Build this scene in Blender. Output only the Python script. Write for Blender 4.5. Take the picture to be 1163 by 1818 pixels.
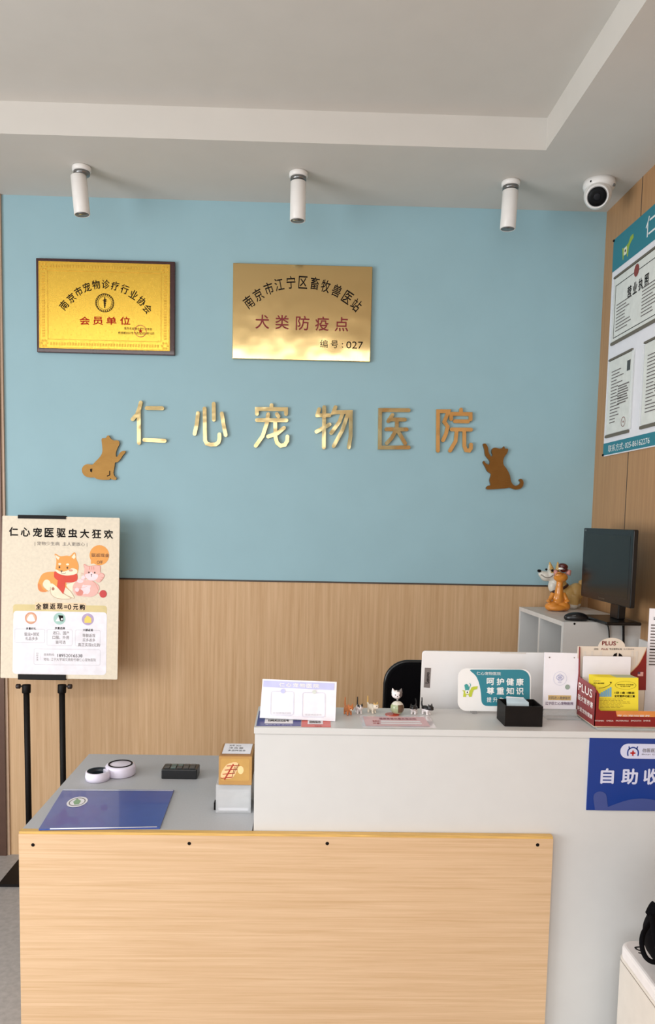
import bpy, bmesh, math, random
from math import sin, cos, pi, radians
from mathutils import Vector, Matrix, Euler, noise

random.seed(7)
scene = bpy.context.scene
COL = scene.collection
for o in list(bpy.data.objects):
    bpy.data.objects.remove(o, do_unlink=True)

# ------------------------------------------------------------------ camera
IW, IH = 1163, 1818
F_PX, CX, CY = 1350.0, 561.384, 1031.056
PITCH, YAW, ROLL = 0.0832370, -0.0230646, 0.0193213
CAM = Vector((0.0, 0.0, 1.55))


def _rot(p, y, r):
    rx = Matrix(((1, 0, 0), (0, cos(p), -sin(p)), (0, sin(p), cos(p))))
    ry = Matrix(((cos(y), 0, sin(y)), (0, 1, 0), (-sin(y), 0, cos(y))))
    rz = Matrix(((cos(r), -sin(r), 0), (sin(r), cos(r), 0), (0, 0, 1)))
    return rz @ rx @ ry


RC = _rot(PITCH, YAW, ROLL)                     # (right, down, forward) world -> camera
_w = lambda v: Vector((v[0], v[2], -v[1]))      # (right, down, forward) -> x right, y into the room, z up
_xr, _yd, _zf = _w(RC[0]), _w(RC[1]), _w(RC[2])
cam_data = bpy.data.cameras.new('camera')
cam = bpy.data.objects.new('camera', cam_data)
COL.objects.link(cam)
_m = Matrix((_xr, -_yd, -_zf)).transposed().to_4x4()
_m.translation = CAM
cam.matrix_world = _m
cam_data.sensor_fit = 'AUTO'
cam_data.sensor_width = 36.0
cam_data.lens = F_PX / IH * 36.0
cam_data.shift_x = (IW / 2 - CX) / IH
cam_data.shift_y = (CY - IH / 2) / IH
cam_data.clip_start = 0.05
scene.camera = cam

# ------------------------------------------------------------------ world, lights, exposure
world = bpy.data.worlds.new('world')
scene.world = world
world.use_nodes = True
world.node_tree.nodes['Background'].inputs[0].default_value = (0.85, 0.93, 1.0, 1)
world.node_tree.nodes['Background'].inputs[1].default_value = 0.6


def area_light(name, loc, target, sx, sy, watts, color):
    d = bpy.data.lights.new(name, 'AREA')
    d.shape = 'RECTANGLE'
    d.size, d.size_y = sx, sy
    d.energy = watts
    d.color = color
    o = bpy.data.objects.new(name, d)
    o.location = loc
    o.rotation_euler = (Vector(target) - Vector(loc)).to_track_quat('-Z', 'Y').to_euler()
    COL.objects.link(o)
    return o


# daylight through the shop front behind the camera and through the window in the left side wall
area_light('shopfront_daylight', (-1.3, -3.42, 1.47), (-1.3, 3, 1.37), 3.4, 2.6, 58, (0.94, 0.98, 1.0))
area_light('side_window_daylight', (-3.12, 0.3, 1.25), (0, 0.9, 1.1), 2.2, 1.7, 108, (0.95, 0.98, 1.0))
# added unseen light under the tray, brightens the plaques and lower wall
area_light('added_tray_fill', (-0.95, -0.45, 2.985), (-0.95, -0.45, 0), 3.2, 0.5, 46, (0.97, 0.99, 1.0))

scene.view_settings.view_transform = 'Standard'
scene.view_settings.look = 'None'
scene.view_settings.exposure = 0.0
scene.view_settings.gamma = 1.0
scene.view_settings.use_curve_mapping = False

# ------------------------------------------------------------------ points from the photograph on known planes


def ray(px, py):
    return _xr * ((px - CX) / F_PX) + _yd * ((py - CY) / F_PX) + _zf


def PY(px, py, y):
    d = ray(px, py)
    return CAM + d * ((y - CAM.y) / d.y)


def PZ(px, py, z):
    d = ray(px, py)
    return CAM + d * ((z - CAM.z) / d.z)


def PX(px, py, x):
    d = ray(px, py)
    return CAM + d * ((x - CAM.x) / d.x)


D = 3.367          # back wall
ZC = 2.883         # lower ceiling
ZT = 2.994         # raised tray of the ceiling
WX = 1.299         # right wall
LEDGE = 1.02       # top of the counter ledge
DESK = 0.75

# ------------------------------------------------------------------ materials


def lin(c):
    return c / 12.92 if c <= 0.04045 else ((c + 0.055) / 1.055) ** 2.4


def rgb(h):
    h = h.lstrip('#')
    return tuple(lin(int(h[i:i + 2], 16) / 255) for i in (0, 2, 4))


MATS = {}


def mat(name, hexcol, rough=0.6, metal=0.0, var=0.06, scale=30.0, bump=0.0, trans=0.0, coat=0.0, alpha=1.0, spec=0.5,
        stretch=(1, 1, 1), emit=None):
    """procedural principled surface: a fine noise varies the colour a little; optional bump"""
    if name in MATS:
        return MATS[name]
    m = bpy.data.materials.new(name)
    m.use_nodes = True
    nt = m.node_tree
    b = nt.nodes['Principled BSDF']
    tc = nt.nodes.new('ShaderNodeTexCoord')
    mp = nt.nodes.new('ShaderNodeMapping')
    mp.inputs['Scale'].default_value = stretch
    nt.links.new(tc.outputs['Object'], mp.inputs['Vector'])
    n = nt.nodes.new('ShaderNodeTexNoise')
    n.inputs['Scale'].default_value = scale
    n.inputs['Detail'].default_value = 4
    nt.links.new(mp.outputs['Vector'], n.inputs['Vector'])
    r = nt.nodes.new('ShaderNodeValToRGB')
    c = rgb(hexcol) if isinstance(hexcol, str) else hexcol
    r.color_ramp.elements[0].position = 0.3
    r.color_ramp.elements[1].position = 0.7
    r.color_ramp.elements[0].color = (*[x * (1 - var) for x in c], 1)
    r.color_ramp.elements[1].color = (*[min(1, x * (1 + var)) for x in c], 1)
    nt.links.new(n.outputs['Fac'], r.inputs['Fac'])
    nt.links.new(r.outputs['Color'], b.inputs['Base Color'])
    b.inputs['Roughness'].default_value = rough
    b.inputs['Metallic'].default_value = metal
    b.inputs['Specular IOR Level'].default_value = spec
    b.inputs['Transmission Weight'].default_value = trans
    b.inputs['Coat Weight'].default_value = coat
    b.inputs['Alpha'].default_value = alpha
    if emit:
        b.inputs['Emission Color'].default_value = (*rgb(emit[0]), 1)
        b.inputs['Emission Strength'].default_value = emit[1]
    if bump:
        bp = nt.nodes.new('ShaderNodeBump')
        bp.inputs['Strength'].default_value = bump
        bp.inputs['Distance'].default_value = 0.01
        nt.links.new(n.outputs['Fac'], bp.inputs['Height'])
        nt.links.new(bp.outputs['Normal'], b.inputs['Normal'])
    MATS[name] = m
    return m


def wood(name, light, dark, stretch, rough=0.5, scale=1.0):
    m = bpy.data.materials.new(name)
    m.use_nodes = True
    nt = m.node_tree
    b = nt.nodes['Principled BSDF']
    tc = nt.nodes.new('ShaderNodeTexCoord')
    mp = nt.nodes.new('ShaderNodeMapping')
    mp.inputs['Scale'].default_value = stretch
    nt.links.new(tc.outputs['Object'], mp.inputs['Vector'])
    n1 = nt.nodes.new('ShaderNodeTexNoise')
    n1.inputs['Scale'].default_value = scale
    n1.inputs['Detail'].default_value = 8
    n1.inputs['Roughness'].default_value = 0.68
    n1.inputs['Distortion'].default_value = 0.4
    nt.links.new(mp.outputs['Vector'], n1.inputs['Vector'])
    r = nt.nodes.new('ShaderNodeValToRGB')
    r.color_ramp.elements[0].position = 0.32
    r.color_ramp.elements[0].color = (*rgb(dark), 1)
    r.color_ramp.elements[1].position = 0.66
    r.color_ramp.elements[1].color = (*rgb(light), 1)
    nt.links.new(n1.outputs['Fac'], r.inputs['Fac'])
    nt.links.new(r.outputs['Color'], b.inputs['Base Color'])
    b.inputs['Roughness'].default_value = rough
    b.inputs['Specular IOR Level'].default_value = 0.35
    MATS[name] = m
    return m


def brushed(name, hexcol, rough, wav, wscale, stretch=(1, 1, 60)):
    """metal with fine brushing and a slightly uneven sheet"""
    m = bpy.data.materials.new(name)
    m.use_nodes = True
    nt = m.node_tree
    b = nt.nodes['Principled BSDF']
    b.inputs['Metallic'].default_value = 1.0
    b.inputs['Base Color'].default_value = (*rgb(hexcol), 1)
    tc = nt.nodes.new('ShaderNodeTexCoord')
    mp = nt.nodes.new('ShaderNodeMapping')
    mp.inputs['Scale'].default_value = stretch
    nt.links.new(tc.outputs['Object'], mp.inputs['Vector'])
    n = nt.nodes.new('ShaderNodeTexNoise')
    n.inputs['Scale'].default_value = 14
    n.inputs['Detail'].default_value = 6
    nt.links.new(mp.outputs['Vector'], n.inputs['Vector'])
    mr = nt.nodes.new('ShaderNodeMapRange')
    mr.inputs['To Min'].default_value = rough * 0.7
    mr.inputs['To Max'].default_value = rough * 1.3
    nt.links.new(n.outputs['Fac'], mr.inputs['Value'])
    nt.links.new(mr.outputs['Result'], b.inputs['Roughness'])
    n2 = nt.nodes.new('ShaderNodeTexNoise')
    n2.inputs['Scale'].default_value = wscale
    n2.inputs['Detail'].default_value = 2
    nt.links.new(tc.outputs['Object'], n2.inputs['Vector'])
    bp = nt.nodes.new('ShaderNodeBump')
    bp.inputs['Strength'].default_value = wav
    bp.inputs['Distance'].default_value = 0.02
    nt.links.new(n2.outputs['Fac'], bp.inputs['Height'])
    nt.links.new(bp.outputs['Normal'], b.inputs['Normal'])
    MATS[name] = m
    return m


M_BLUE = mat('blue_wall_paint', '#9ABCC6', 0.75, var=0.02, scale=6, bump=0.03)
M_CEIL = mat('ceiling_paint', '#D6D1CA', 0.85, var=0.015, scale=8)
M_FLOOR = mat('grey_floor_tile', '#A8A4A2', 0.4, var=0.12, scale=50)
M_PLAIN = mat('plain_white_wall', '#E4E1DB', 0.8, var=0.02, scale=5)
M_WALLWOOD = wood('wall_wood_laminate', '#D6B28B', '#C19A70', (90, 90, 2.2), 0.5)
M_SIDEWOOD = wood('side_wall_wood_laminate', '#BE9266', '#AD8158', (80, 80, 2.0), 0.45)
M_DESKWOOD = wood('desk_wood_laminate', '#E0BE99', '#CDA87F', (2.6, 2.6, 150), 0.45)
M_EDGE = mat('desk_edge_band', '#D9AE62', 0.45, var=0.2, scale=12, stretch=(1, 30, 30))
M_JAMB = mat('brown_metal_jamb', '#5A4034', 0.35, metal=0.4)
M_SEAM = mat('dark_seam', '#4B4038', 0.6)
M_GREYTOP = mat('grey_desktop_laminate', '#B4B5B8', 0.5, var=0.03, scale=200)
M_WHITE = mat('white_laminate', '#D5D4D2', 0.4, var=0.012, scale=20)
M_WHITEP = mat('white_plastic', '#F0ECE8', 0.35, var=0.02)
M_PAPER = mat('white_paper', '#F2EFF4', 0.6, var=0.015)
M_BLACK = mat('black_matte', '#120E0D', 0.55, var=0.2, spec=0.2)
M_BLACKP = mat('black_plastic', '#131214', 0.3, var=0.2)
M_BLACKF = mat('black_fabric', '#060508', 0.9, var=0.4, scale=200, spec=0.1)
M_MAROON = mat('maroon_lacquer_board', '#3B1414', 0.25, var=0.1, coat=0.3)
M_GOLD = brushed('gold_foil_plate', '#EBC050', 0.26, 0.05, 4, (6, 6, 6))
M_GOLDB = brushed('gold_foil_border', '#D9AC48', 0.42, 0.1, 30, (6, 6, 6))
M_GOLD2 = brushed('brushed_brass_plate', '#D9BC84', 0.12, 0.16, 5, (60, 1, 1))
M_GOLDL = brushed('polished_gold_letter', '#D6BC88', 0.12, 0.22, 8)
M_GOLDD = brushed('dull_brass_silhouette', '#8A6638', 0.30, 0.15, 12)
M_STEEL = mat('grey_steel', '#8A8A8A', 0.3, metal=0.9)
M_INK = mat('ink_black', '#150F0E', 0.5, var=0.0, spec=0.1)
M_INKG = mat('ink_grey', '#77706E', 0.6, var=0.0, spec=0.1)
M_INKR = mat('ink_red', '#B01C14', 0.4, var=0.0, spec=0.1)
M_TEAL = mat('teal_print', '#2B8090', 0.45, var=0.01)
M_INKW = mat('ink_white', '#F2F0EE', 0.5, var=0.0)
M_GLASS = mat('clear_acrylic', '#F4F6F6', 0.05, var=0.0, alpha=0.22)
M_ORANGE = mat('orange_glaze', '#D98A33', 0.2, var=0.06, coat=0.4)
M_CREAM = mat('cream_glaze', '#DAD6C8', 0.3, var=0.03)
M_TAN = mat('tan_glaze', '#C9A664', 0.35, var=0.06)

# ------------------------------------------------------------------ object helpers
MW = {}


def tagt(o, label, cat, group=None):
    o['label'] = label
    o['category'] = cat
    if group:
        o['group'] = group
    return o


def thing(name, label, cat, loc, rotz=0.0, group=None):
    o = bpy.data.objects.new(name, None)
    o.empty_display_size = 0.05
    o.location = loc
    o.rotation_euler = (0, 0, rotz)
    COL.objects.link(o)
    MW[o] = Matrix.Translation(Vector(loc)) @ Matrix.Rotation(rotz, 4, 'Z')
    return tagt(o, label, cat, group)


def obj(name, bm, mats, parent=None, loc=None, smooth=False, bevel=0.0, seg=2):
    """link a bmesh in world coordinates as ONE mesh object under parent (or at top level with its origin at loc)"""
    if bevel:
        bmesh.ops.bevel(bm, geom=[e for e in bm.edges if len(e.link_faces) == 2 and e.calc_face_angle(0) > 0.6],
                        offset=bevel, segments=seg, profile=0.5, affect='EDGES', clamp_overlap=True)
    w = MW[parent] if parent else Matrix.Translation(Vector(loc or (0, 0, 0)))
    bm.transform(w.inverted())
    me = bpy.data.meshes.new(name)
    bm.normal_update()
    bm.to_mesh(me)
    bm.free()
    if not isinstance(mats, (list, tuple)):
        mats = [mats]
    for m in mats:
        me.materials.append(m)
    if smooth:
        for p in me.polygons:
            p.use_smooth = True
    o = bpy.data.objects.new(name, me)
    COL.objects.link(o)
    if parent:
        o.parent = parent
        MW[o] = w
    else:
        o.location = loc or (0, 0, 0)
        MW[o] = w
    return o


def struct(name, bm, mats, **k):
    o = obj(name, bm, mats, **k)
    o['kind'] = 'structure'
    return o


def box(bm, a, b, mi=0):
    """axis aligned box between two corners"""
    x0, x1 = sorted((a[0], b[0])); y0, y1 = sorted((a[1], b[1])); z0, z1 = sorted((a[2], b[2]))
    v = [bm.verts.new(p) for p in ((x0, y0, z0), (x1, y0, z0), (x1, y1, z0), (x0, y1, z0),
                                   (x0, y0, z1), (x1, y0, z1), (x1, y1, z1), (x0, y1, z1))]
    for f in ((0, 3, 2, 1), (4, 5, 6, 7), (0, 1, 5, 4), (1, 2, 6, 5), (2, 3, 7, 6), (3, 0, 4, 7)):
        bm.faces.new([v[i] for i in f]).material_index = mi
    return v


def nbox(*ab):
    bm = bmesh.new()
    for i in range(0, len(ab), 2):
        box(bm, ab[i], ab[i + 1])
    return bm


def obox(bm, origin, ax, ay, az, mi=0):
    """box from a corner and three edge vectors"""
    o = Vector(origin)
    ps = [o, o + ax, o + ax + ay, o + ay, o + az, o + ax + az, o + ax + ay + az, o + ay + az]
    v = [bm.verts.new(p) for p in ps]
    fs = []
    for f in ((0, 3, 2, 1), (4, 5, 6, 7), (0, 1, 5, 4), (1, 2, 6, 5), (2, 3, 7, 6), (3, 0, 4, 7)):
        fc = bm.faces.new([v[i] for i in f])
        fc.material_index = mi
        fs.append(fc)
    bmesh.ops.recalc_face_normals(bm, faces=fs)
    return v


def lathe(bm, prof, base, axis=(0, 0, 1), n=32, mi=0, cap=True):
    """rotate (radius, height) pairs about an axis from base"""
    ax = Vector(axis).normalized()
    q = Vector((0, 0, 1)).rotation_difference(ax)
    rings = []
    for r, h in prof:
        rings.append([bm.verts.new(Vector(base) + q @ Vector((r * cos(2 * pi * i / n), r * sin(2 * pi * i / n), h)))
                      for i in range(n)])
    fs = []
    for a, b in zip(rings, rings[1:]):
        for i in range(n):
            fs.append(bm.faces.new((a[i], a[(i + 1) % n], b[(i + 1) % n], b[i])))
    if cap:
        fs.append(bm.faces.new(rings[0][::-1]))
        fs.append(bm.faces.new(rings[-1]))
    for f in fs:
        f.material_index = mi
    return fs


def tube(bm, pts, r, n=10, mi=0, sub=6):
    """smooth tube through points"""
    pts = [Vector(p) for p in pts]
    out = []
    if len(pts) > 2:
        for i in range(len(pts) - 1):
            p0 = pts[max(i - 1, 0)]; p1 = pts[i]; p2 = pts[i + 1]; p3 = pts[min(i + 2, len(pts) - 1)]
            for k in range(sub):
                t = k / sub
                out.append(0.5 * ((2 * p1) + (p2 - p0) * t + (2 * p0 - 5 * p1 + 4 * p2 - p3) * t * t
                                  + (3 * p1 - p0 - 3 * p2 + p3) * t ** 3))
        out.append(pts[-1])
    else:
        out = pts
    rings = []
    up = Vector((0, 0, 1))
    m = len(out)
    for i, p in enumerate(out):
        t = (out[min(i + 1, m - 1)] - out[max(i - 1, 0)]).normalized()
        s = t.cross(up)
        if s.length < 0.05:
            s = t.cross(Vector((0, 1, 0)))
        s.normalize()
        u = s.cross(t)
        rr = r(i / (m - 1)) if callable(r) else r
        rings.append([bm.verts.new(p + s * rr * cos(2 * pi * k / n) + u * rr * sin(2 * pi * k / n)) for k in range(n)])
    for a, b in zip(rings, rings[1:]):
        for k in range(n):
            bm.faces.new((a[k], a[(k + 1) % n], b[(k + 1) % n], b[k])).material_index = mi
    bm.faces.new(rings[0][::-1]).material_index = mi
    bm.faces.new(rings[-1]).material_index = mi
    bmesh.ops.recalc_face_normals(bm, faces=bm.faces[:])


def ball(bm, c, r, rot=None, mi=0, seg=20):
    r = Vector((r, r, r)) if not hasattr(r, '__len__') else Vector(r)
    m = Matrix.Translation(Vector(c)) @ (Euler(rot).to_matrix().to_4x4() if rot else Matrix.Identity(4)) @ Matrix.Diagonal((*r, 1))
    res = bmesh.ops.create_uvsphere(bm, u_segments=seg, v_segments=seg // 2 + 2, radius=1.0, matrix=m)
    for v in res['verts']:
        for f in v.link_faces:
            f.material_index = mi


def blob(bm, voxel, smooth_it=4):
    """fuse overlapping shapes in a bmesh into one skin; returns a new bmesh"""
    me = bpy.data.meshes.new('blob')
    bm.to_mesh(me)
    bm.free()
    o = bpy.data.objects.new('blob', me)
    COL.objects.link(o)
    md = o.modifiers.new('fuse', 'REMESH')
    md.mode = 'VOXEL'
    md.voxel_size = voxel
    s = o.modifiers.new('smooth', 'SMOOTH')
    s.iterations = smooth_it
    s.factor = 0.5
    dg = bpy.context.evaluated_depsgraph_get()
    ev = bpy.data.meshes.new_from_object(o.evaluated_get(dg))
    bpy.data.objects.remove(o)
    out = bmesh.new()
    out.from_mesh(ev)
    bpy.data.meshes.remove(ev)
    return out


_TXT = {}


def text_mesh(s, bold=0.0):
    """flat outline of a string as (verts, faces, bounds)"""
    if (s, bold) in _TXT:
        return _TXT[(s, bold)]
    c = bpy.data.curves.new('lettering', 'FONT')
    c.body = s
    c.size = 1.0
    c.resolution_u = 3
    c.dimensions = '2D'
    c.fill_mode = 'BOTH'
    c.offset = bold
    o = bpy.data.objects.new('lettering', c)
    COL.objects.link(o)
    dg = bpy.context.evaluated_depsgraph_get()
    me = bpy.data.meshes.new_from_object(o.evaluated_get(dg))
    bpy.data.objects.remove(o)
    vs = [(v.co.x, v.co.y) for v in me.vertices]
    fs = [tuple(p.vertices) for p in me.polygons]
    bpy.data.meshes.remove(me)
    if not vs:
        vs, fs = [(0, 0), (1, 0), (1, 1)], []
    xs = [v[0] for v in vs]; ys = [v[1] for v in vs]
    _TXT[(s, bold)] = (vs, fs, (min(xs), min(ys), max(xs), max(ys)))
    return _TXT[(s, bold)]


def offset_outline(pts, hw, cap=6):
    """closed outline of a stroke of half width hw with round ends"""
    pts = [Vector(p) for p in pts]
    n = len(pts)
    L, R = [], []
    for i, p in enumerate(pts):
        d0 = (pts[i] - pts[i - 1]).normalized() if i else (pts[1] - pts[0]).normalized()
        d1 = (pts[i + 1] - pts[i]).normalized() if i < n - 1 else d0
        n0 = Vector((-d0.y, d0.x)); n1 = Vector((-d1.y, d1.x))
        m = (n0 + n1)
        m = n0 if m.length < 1e-6 else m.normalized()
        k = hw / max(0.45, m.dot(n0))
        L.append(p + m * k); R.append(p - m * k)
    out = list(L)
    d = (pts[-1] - pts[-2]).normalized()
    a0 = math.atan2(d.x, -d.y)
    a = math.atan2(d.y, d.x)
    for k in range(1, cap):
        t = a + pi / 2 - pi * k / cap
        out.append(pts[-1] + Vector((cos(t), sin(t))) * hw)
    out += R[::-1]
    d = (pts[0] - pts[1]).normalized()
    a = math.atan2(d.y, d.x)
    for k in range(1, cap):
        t = a + pi / 2 - pi * k / cap
        out.append(pts[0] + Vector((cos(t), sin(t))) * hw)
    return out


def catmull(pts, sub=5, closed=False):
    P = [Vector(p) for p in pts]
    n = len(P)
    out = []
    for i in range(n if closed else n - 1):
        p0 = P[(i - 1) % n] if closed or i else P[0]
        p1 = P[i]; p2 = P[(i + 1) % n]
        p3 = P[(i + 2) % n] if closed or i + 2 < n else P[-1]
        for k in range(sub):
            t = k / sub
            out.append(0.5 * ((2 * p1) + (p2 - p0) * t + (2 * p0 - 5 * p1 + 4 * p2 - p3) * t * t
                              + (3 * p1 - p0 - 3 * p2 + p3) * t ** 3))
    if not closed:
        out.append(P[-1])
    return out


class Face:
    """a flat printed face at a real place: origin, right and up vectors; collects print and outlines on that plane.
    view(x0, y0, s) lets shapes be given in the coordinates of a magnified crop of the photograph."""

    def __init__(self, origin, right, up, eps=0.0004):
        self.o = Vector(origin); self.u = Vector(right).normalized(); self.v = Vector(up).normalized()
        self.n = self.u.cross(self.v).normalized()
        self.eps = eps
        self.bm = bmesh.new(); self.mats = []
        self.vw = (0, 0, 1.0)

    def view(self, x0, y0, s):
        self.vw = (x0, y0, s)
        return self

    def loc(self, x, y):
        x0, y0, s = self.vw
        d = ray(x0 + x / s, y0 + y / s)
        t = (self.o - CAM).dot(self.n) / d.dot(self.n)
        p = CAM + d * t - self.o
        return Vector((p.dot(self.u), p.dot(self.v)))

    def W(self, uv, h=0.0):
        return self.o + self.u * uv[0] + self.v * uv[1] + self.n * h

    def mi(self, m):
        if m not in self.mats:
            self.mats.append(m)
        return self.mats.index(m)

    def fan(self, uv, m, layer):
        v = [self.bm.verts.new(self.W(p, layer * self.eps)) for p in uv]
        try:
            f = self.bm.faces.new(v)
        except ValueError:
            return
        f.material_index = self.mi(m)
        f.normal_update()
        if f.normal.dot(self.n) < 0:
            f.normal_flip()

    def poly(self, pts, m, layer=1, smooth=False):
        uv = [self.loc(*p) for p in pts]
        if smooth:
            uv = catmull(uv, 4, True)
        self.fan(uv, m, layer)

    def bounds(self, x0, y0, x1, y1):
        xm, ym = (x0 + x1) / 2, (y0 + y1) / 2
        return self.loc(x0, ym).x, self.loc(xm, y1).y, self.loc(x1, ym).x, self.loc(xm, y0).y

    def rect(self, x0, y0, x1, y1, m, layer=1, r=0):
        a, b, c, d = self.bounds(x0, y0, x1, y1)
        rr = r * abs(c - a) / max(1e-6, abs(x1 - x0))
        self.fan(rrect(a, b, c, d, rr), m, layer)

    def frame(self, x0, y0, x1, y1, w, m, layer=1, r=0):
        a, b, c, d = self.bounds(x0, y0, x1, y1)
        k = abs(c - a) / max(1e-6, abs(x1 - x0))
        w *= k; rr = r * k
        o = rrect(a, b, c, d, rr); i = rrect(a + w, b + w, c - w, d - w, max(0, rr - w))
        self.ring(o, i, m, layer)

    def ring(self, o, i, m, layer):
        vo = [self.bm.verts.new(self.W(p, layer * self.eps)) for p in o]
        vi = [self.bm.verts.new(self.W(p, layer * self.eps)) for p in i]
        n = len(vo)
        for k in range(n):
            f = self.bm.faces.new((vo[k], vo[(k + 1) % n], vi[(k + 1) % n], vi[k]))
            f.material_index = self.mi(m)
            f.normal_update()
            if f.normal.dot(self.n) < 0:
                f.normal_flip()

    def ell(self, cx, cy, rx, ry, m, layer=1, n=28):
        a, b, c, d = self.bounds(cx - rx, cy - ry, cx + rx, cy + ry)
        self.fan([((a + c) / 2 + (c - a) / 2 * cos(2 * pi * k / n), (b + d) / 2 + (d - b) / 2 * sin(2 * pi * k / n)) for k in range(n)], m, layer)

    def ering(self, cx, cy, rx, ry, w, m, layer=1, n=32):
        a, b, c, d = self.bounds(cx - rx, cy - ry, cx + rx, cy + ry)
        k0 = w / rx
        f = lambda s: [((a + c) / 2 + s * (c - a) / 2 * cos(2 * pi * k / n), (b + d) / 2 + s * (d - b) / 2 * sin(2 * pi * k / n)) for k in range(n)]
        self.ring(f(1), f(1 - k0), m, layer)

    def line(self, pts, w, m, layer=1, smooth=False):
        uv = [self.loc(*p) for p in pts]
        if smooth:
            uv = catmull(uv, 4)
        k = (self.loc(pts[0][0] + 10, pts[0][1]) - self.loc(*pts[0])).length / 10
        self.fan(offset_outline(uv, w * k / 2, 4), m, layer)

    def text(self, s, x0, y0, x1, y1, m, layer=2, bold=0.0, rot=0.0):
        """string fitted to a box of the photograph"""
        a, b, c, d = self.bounds(x0, y0, x1, y1)
        self.text_uv(s, a, b, c, d, m, layer, bold, rot)

    def text_uv(self, s, a, b, c, d, m, layer=2, bold=0.0, rot=0.0):
        """string fitted to the rectangle (a, b)-(c, d) of the plane; bold thickens the strokes"""
        vs, fs, (bx0, by0, bx1, by1) = text_mesh(s)
        cx, cy = (a + c) / 2, (b + d) / 2
        cr, sr = cos(rot), sin(rot)
        e = bold * 0.9 * (d - b)
        w, h = (c - a) - 2 * e, (d - b) - 2 * e
        k = self.mi(m)
        shifts = [(0, 0)] if not bold else [(-e, 0), (e, 0), (0, -e), (0, e), (0, 0)]
        for q, (ex, ey) in enumerate(shifts):
            vv = []
            for x, y in vs:
                X = ((x - bx0) / (bx1 - bx0) - 0.5) * w + ex
                Y = ((y - by0) / (by1 - by0) - 0.5) * h + ey
                vv.append(self.bm.verts.new(self.W((cx + X * cr - Y * sr, cy + X * sr + Y * cr), (layer + q * 0.08) * self.eps)))
            for f in fs:
                try:
                    fc = self.bm.faces.new([vv[i] for i in f])
                except ValueError:
                    continue
                fc.material_index = k
                fc.normal_update()
                if fc.normal.dot(self.n) < 0:
                    fc.normal_flip()

    def rows(self, x0, y0, x1, y1, n, m, layer=2, w=0.5):
        """rows of print too small to read, as broken grey lines"""
        for i in range(n):
            yc = y0 + (y1 - y0) * (i + 0.5) / n
            h = (y1 - y0) / n * w / 2
            x = x0
            end = x0 + (x1 - x0) * random.uniform(0.6, 1)
            while x < end:
                l = (x1 - x0) * random.uniform(0.05, 0.16)
                self.rect(x, yc - h, min(end, x + l), yc + h, m, layer)
                x += l + (x1 - x0) * 0.025

    def solid(self, uv, h0, h1, mi=0, bm=None):
        """prism standing on the plane between heights h0 and h1"""
        bm = bm or self.bm
        a = [bm.verts.new(self.W(p, h0)) for p in uv]
        b = [bm.verts.new(self.W(p, h1)) for p in uv]
        n = len(a)
        fs = [bm.faces.new(a[::-1]), bm.faces.new(b)]
        for k in range(n):
            fs.append(bm.faces.new((a[k], a[(k + 1) % n], b[(k + 1) % n], b[k])))
        for f in fs:
            f.material_index = mi
        bmesh.ops.recalc_face_normals(bm, faces=fs)

    def done(self, name, parent, **k):
        o = obj(name, self.bm, self.mats, parent, **k)
        return o


def rrect(a, b, c, d, r, n=5):
    if c < a: a, c = c, a
    if d < b: b, d = d, b
    r = min(r, (c - a) / 2, (d - b) / 2)
    if r <= 0:
        return [(a, b), (c, b), (c, d), (a, d)]
    out = []
    for (x, y, t0) in ((c - r, b + r, -pi / 2), (c - r, d - r, 0), (a + r, d - r, pi / 2), (a + r, b + r, pi)):
        for k in range(n + 1):
            t = t0 + pi / 2 * k / n
            out.append((x + r * cos(t), y + r * sin(t)))
    return out


RIGHT, UP = Vector((1, 0, 0)), Vector((0, 0, 1))

# ================================================================== THE ROOM
FY0 = -3.5         # shop front
XL = -3.2          # left side wall
YB = 5.2           # end of the passage beside the blue wall
struct('floor', nbox((XL, FY0, -0.05), (WX + 0.1, YB, 0)), M_FLOOR)
JX = -1.285
struct('wall_back', nbox((JX, D, 1.266), (WX, D + 0.12, ZC)), M_BLUE)
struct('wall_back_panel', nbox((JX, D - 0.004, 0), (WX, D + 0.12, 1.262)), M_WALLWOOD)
struct('trim_1', nbox((JX, D - 0.007, 1.2605), (WX, D + 0.004, 1.267)), M_SEAM)
struct('trim_2', nbox((JX - 0.012, D - 0.012, 0), (JX, D + 0.12, ZC)), mat('light_jamb_edge', '#B99A80', 0.4), )
struct('trim_3', nbox((JX - 0.055, D - 0.02, 0), (JX - 0.012, D + 0.14, ZC)), M_JAMB)
bm = nbox((WX, FY0, 0), (WX + 0.1, D + 0.12, ZC))
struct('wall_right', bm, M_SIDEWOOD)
bm = bmesh.new()
for yy in (3.02, 1.8, 0.58, -0.64):
    box(bm, (WX - 0.001, yy, 0), (WX + 0.01, yy + 0.004, ZC))
struct('trim_4', bm, M_SEAM)
bm = bmesh.new()                                   # left side wall around its window
box(bm, (XL - 0.1, FY0, 0), (XL, -0.8, ZC)); box(bm, (XL - 0.1, 1.4, 0), (XL, YB, ZC))
box(bm, (XL - 0.1, -0.8, 0), (XL, 1.4, 0.4)); box(bm, (XL - 0.1, -0.8, 2.3), (XL, 1.4, ZC))
struct('wall_left', bm, M_PLAIN)
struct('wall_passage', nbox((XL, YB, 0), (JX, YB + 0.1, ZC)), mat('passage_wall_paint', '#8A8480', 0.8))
struct('wall_passage_side', nbox((JX, D + 0.125, 0), (JX + 0.1, YB, ZC)), M_PLAIN)
bm = bmesh.new()                                   # shop front wall around the glazing
box(bm, (XL, FY0 - 0.1, 0), (-3.05, FY0, ZC)); box(bm, (1.15, FY0 - 0.1, 0), (WX + 0.1, FY0, ZC))
box(bm, (-3.05, FY0 - 0.1, 2.82), (1.15, FY0, ZC)); box(bm, (-3.05, FY0 - 0.1, 0), (1.15, FY0, 0.2))
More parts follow.
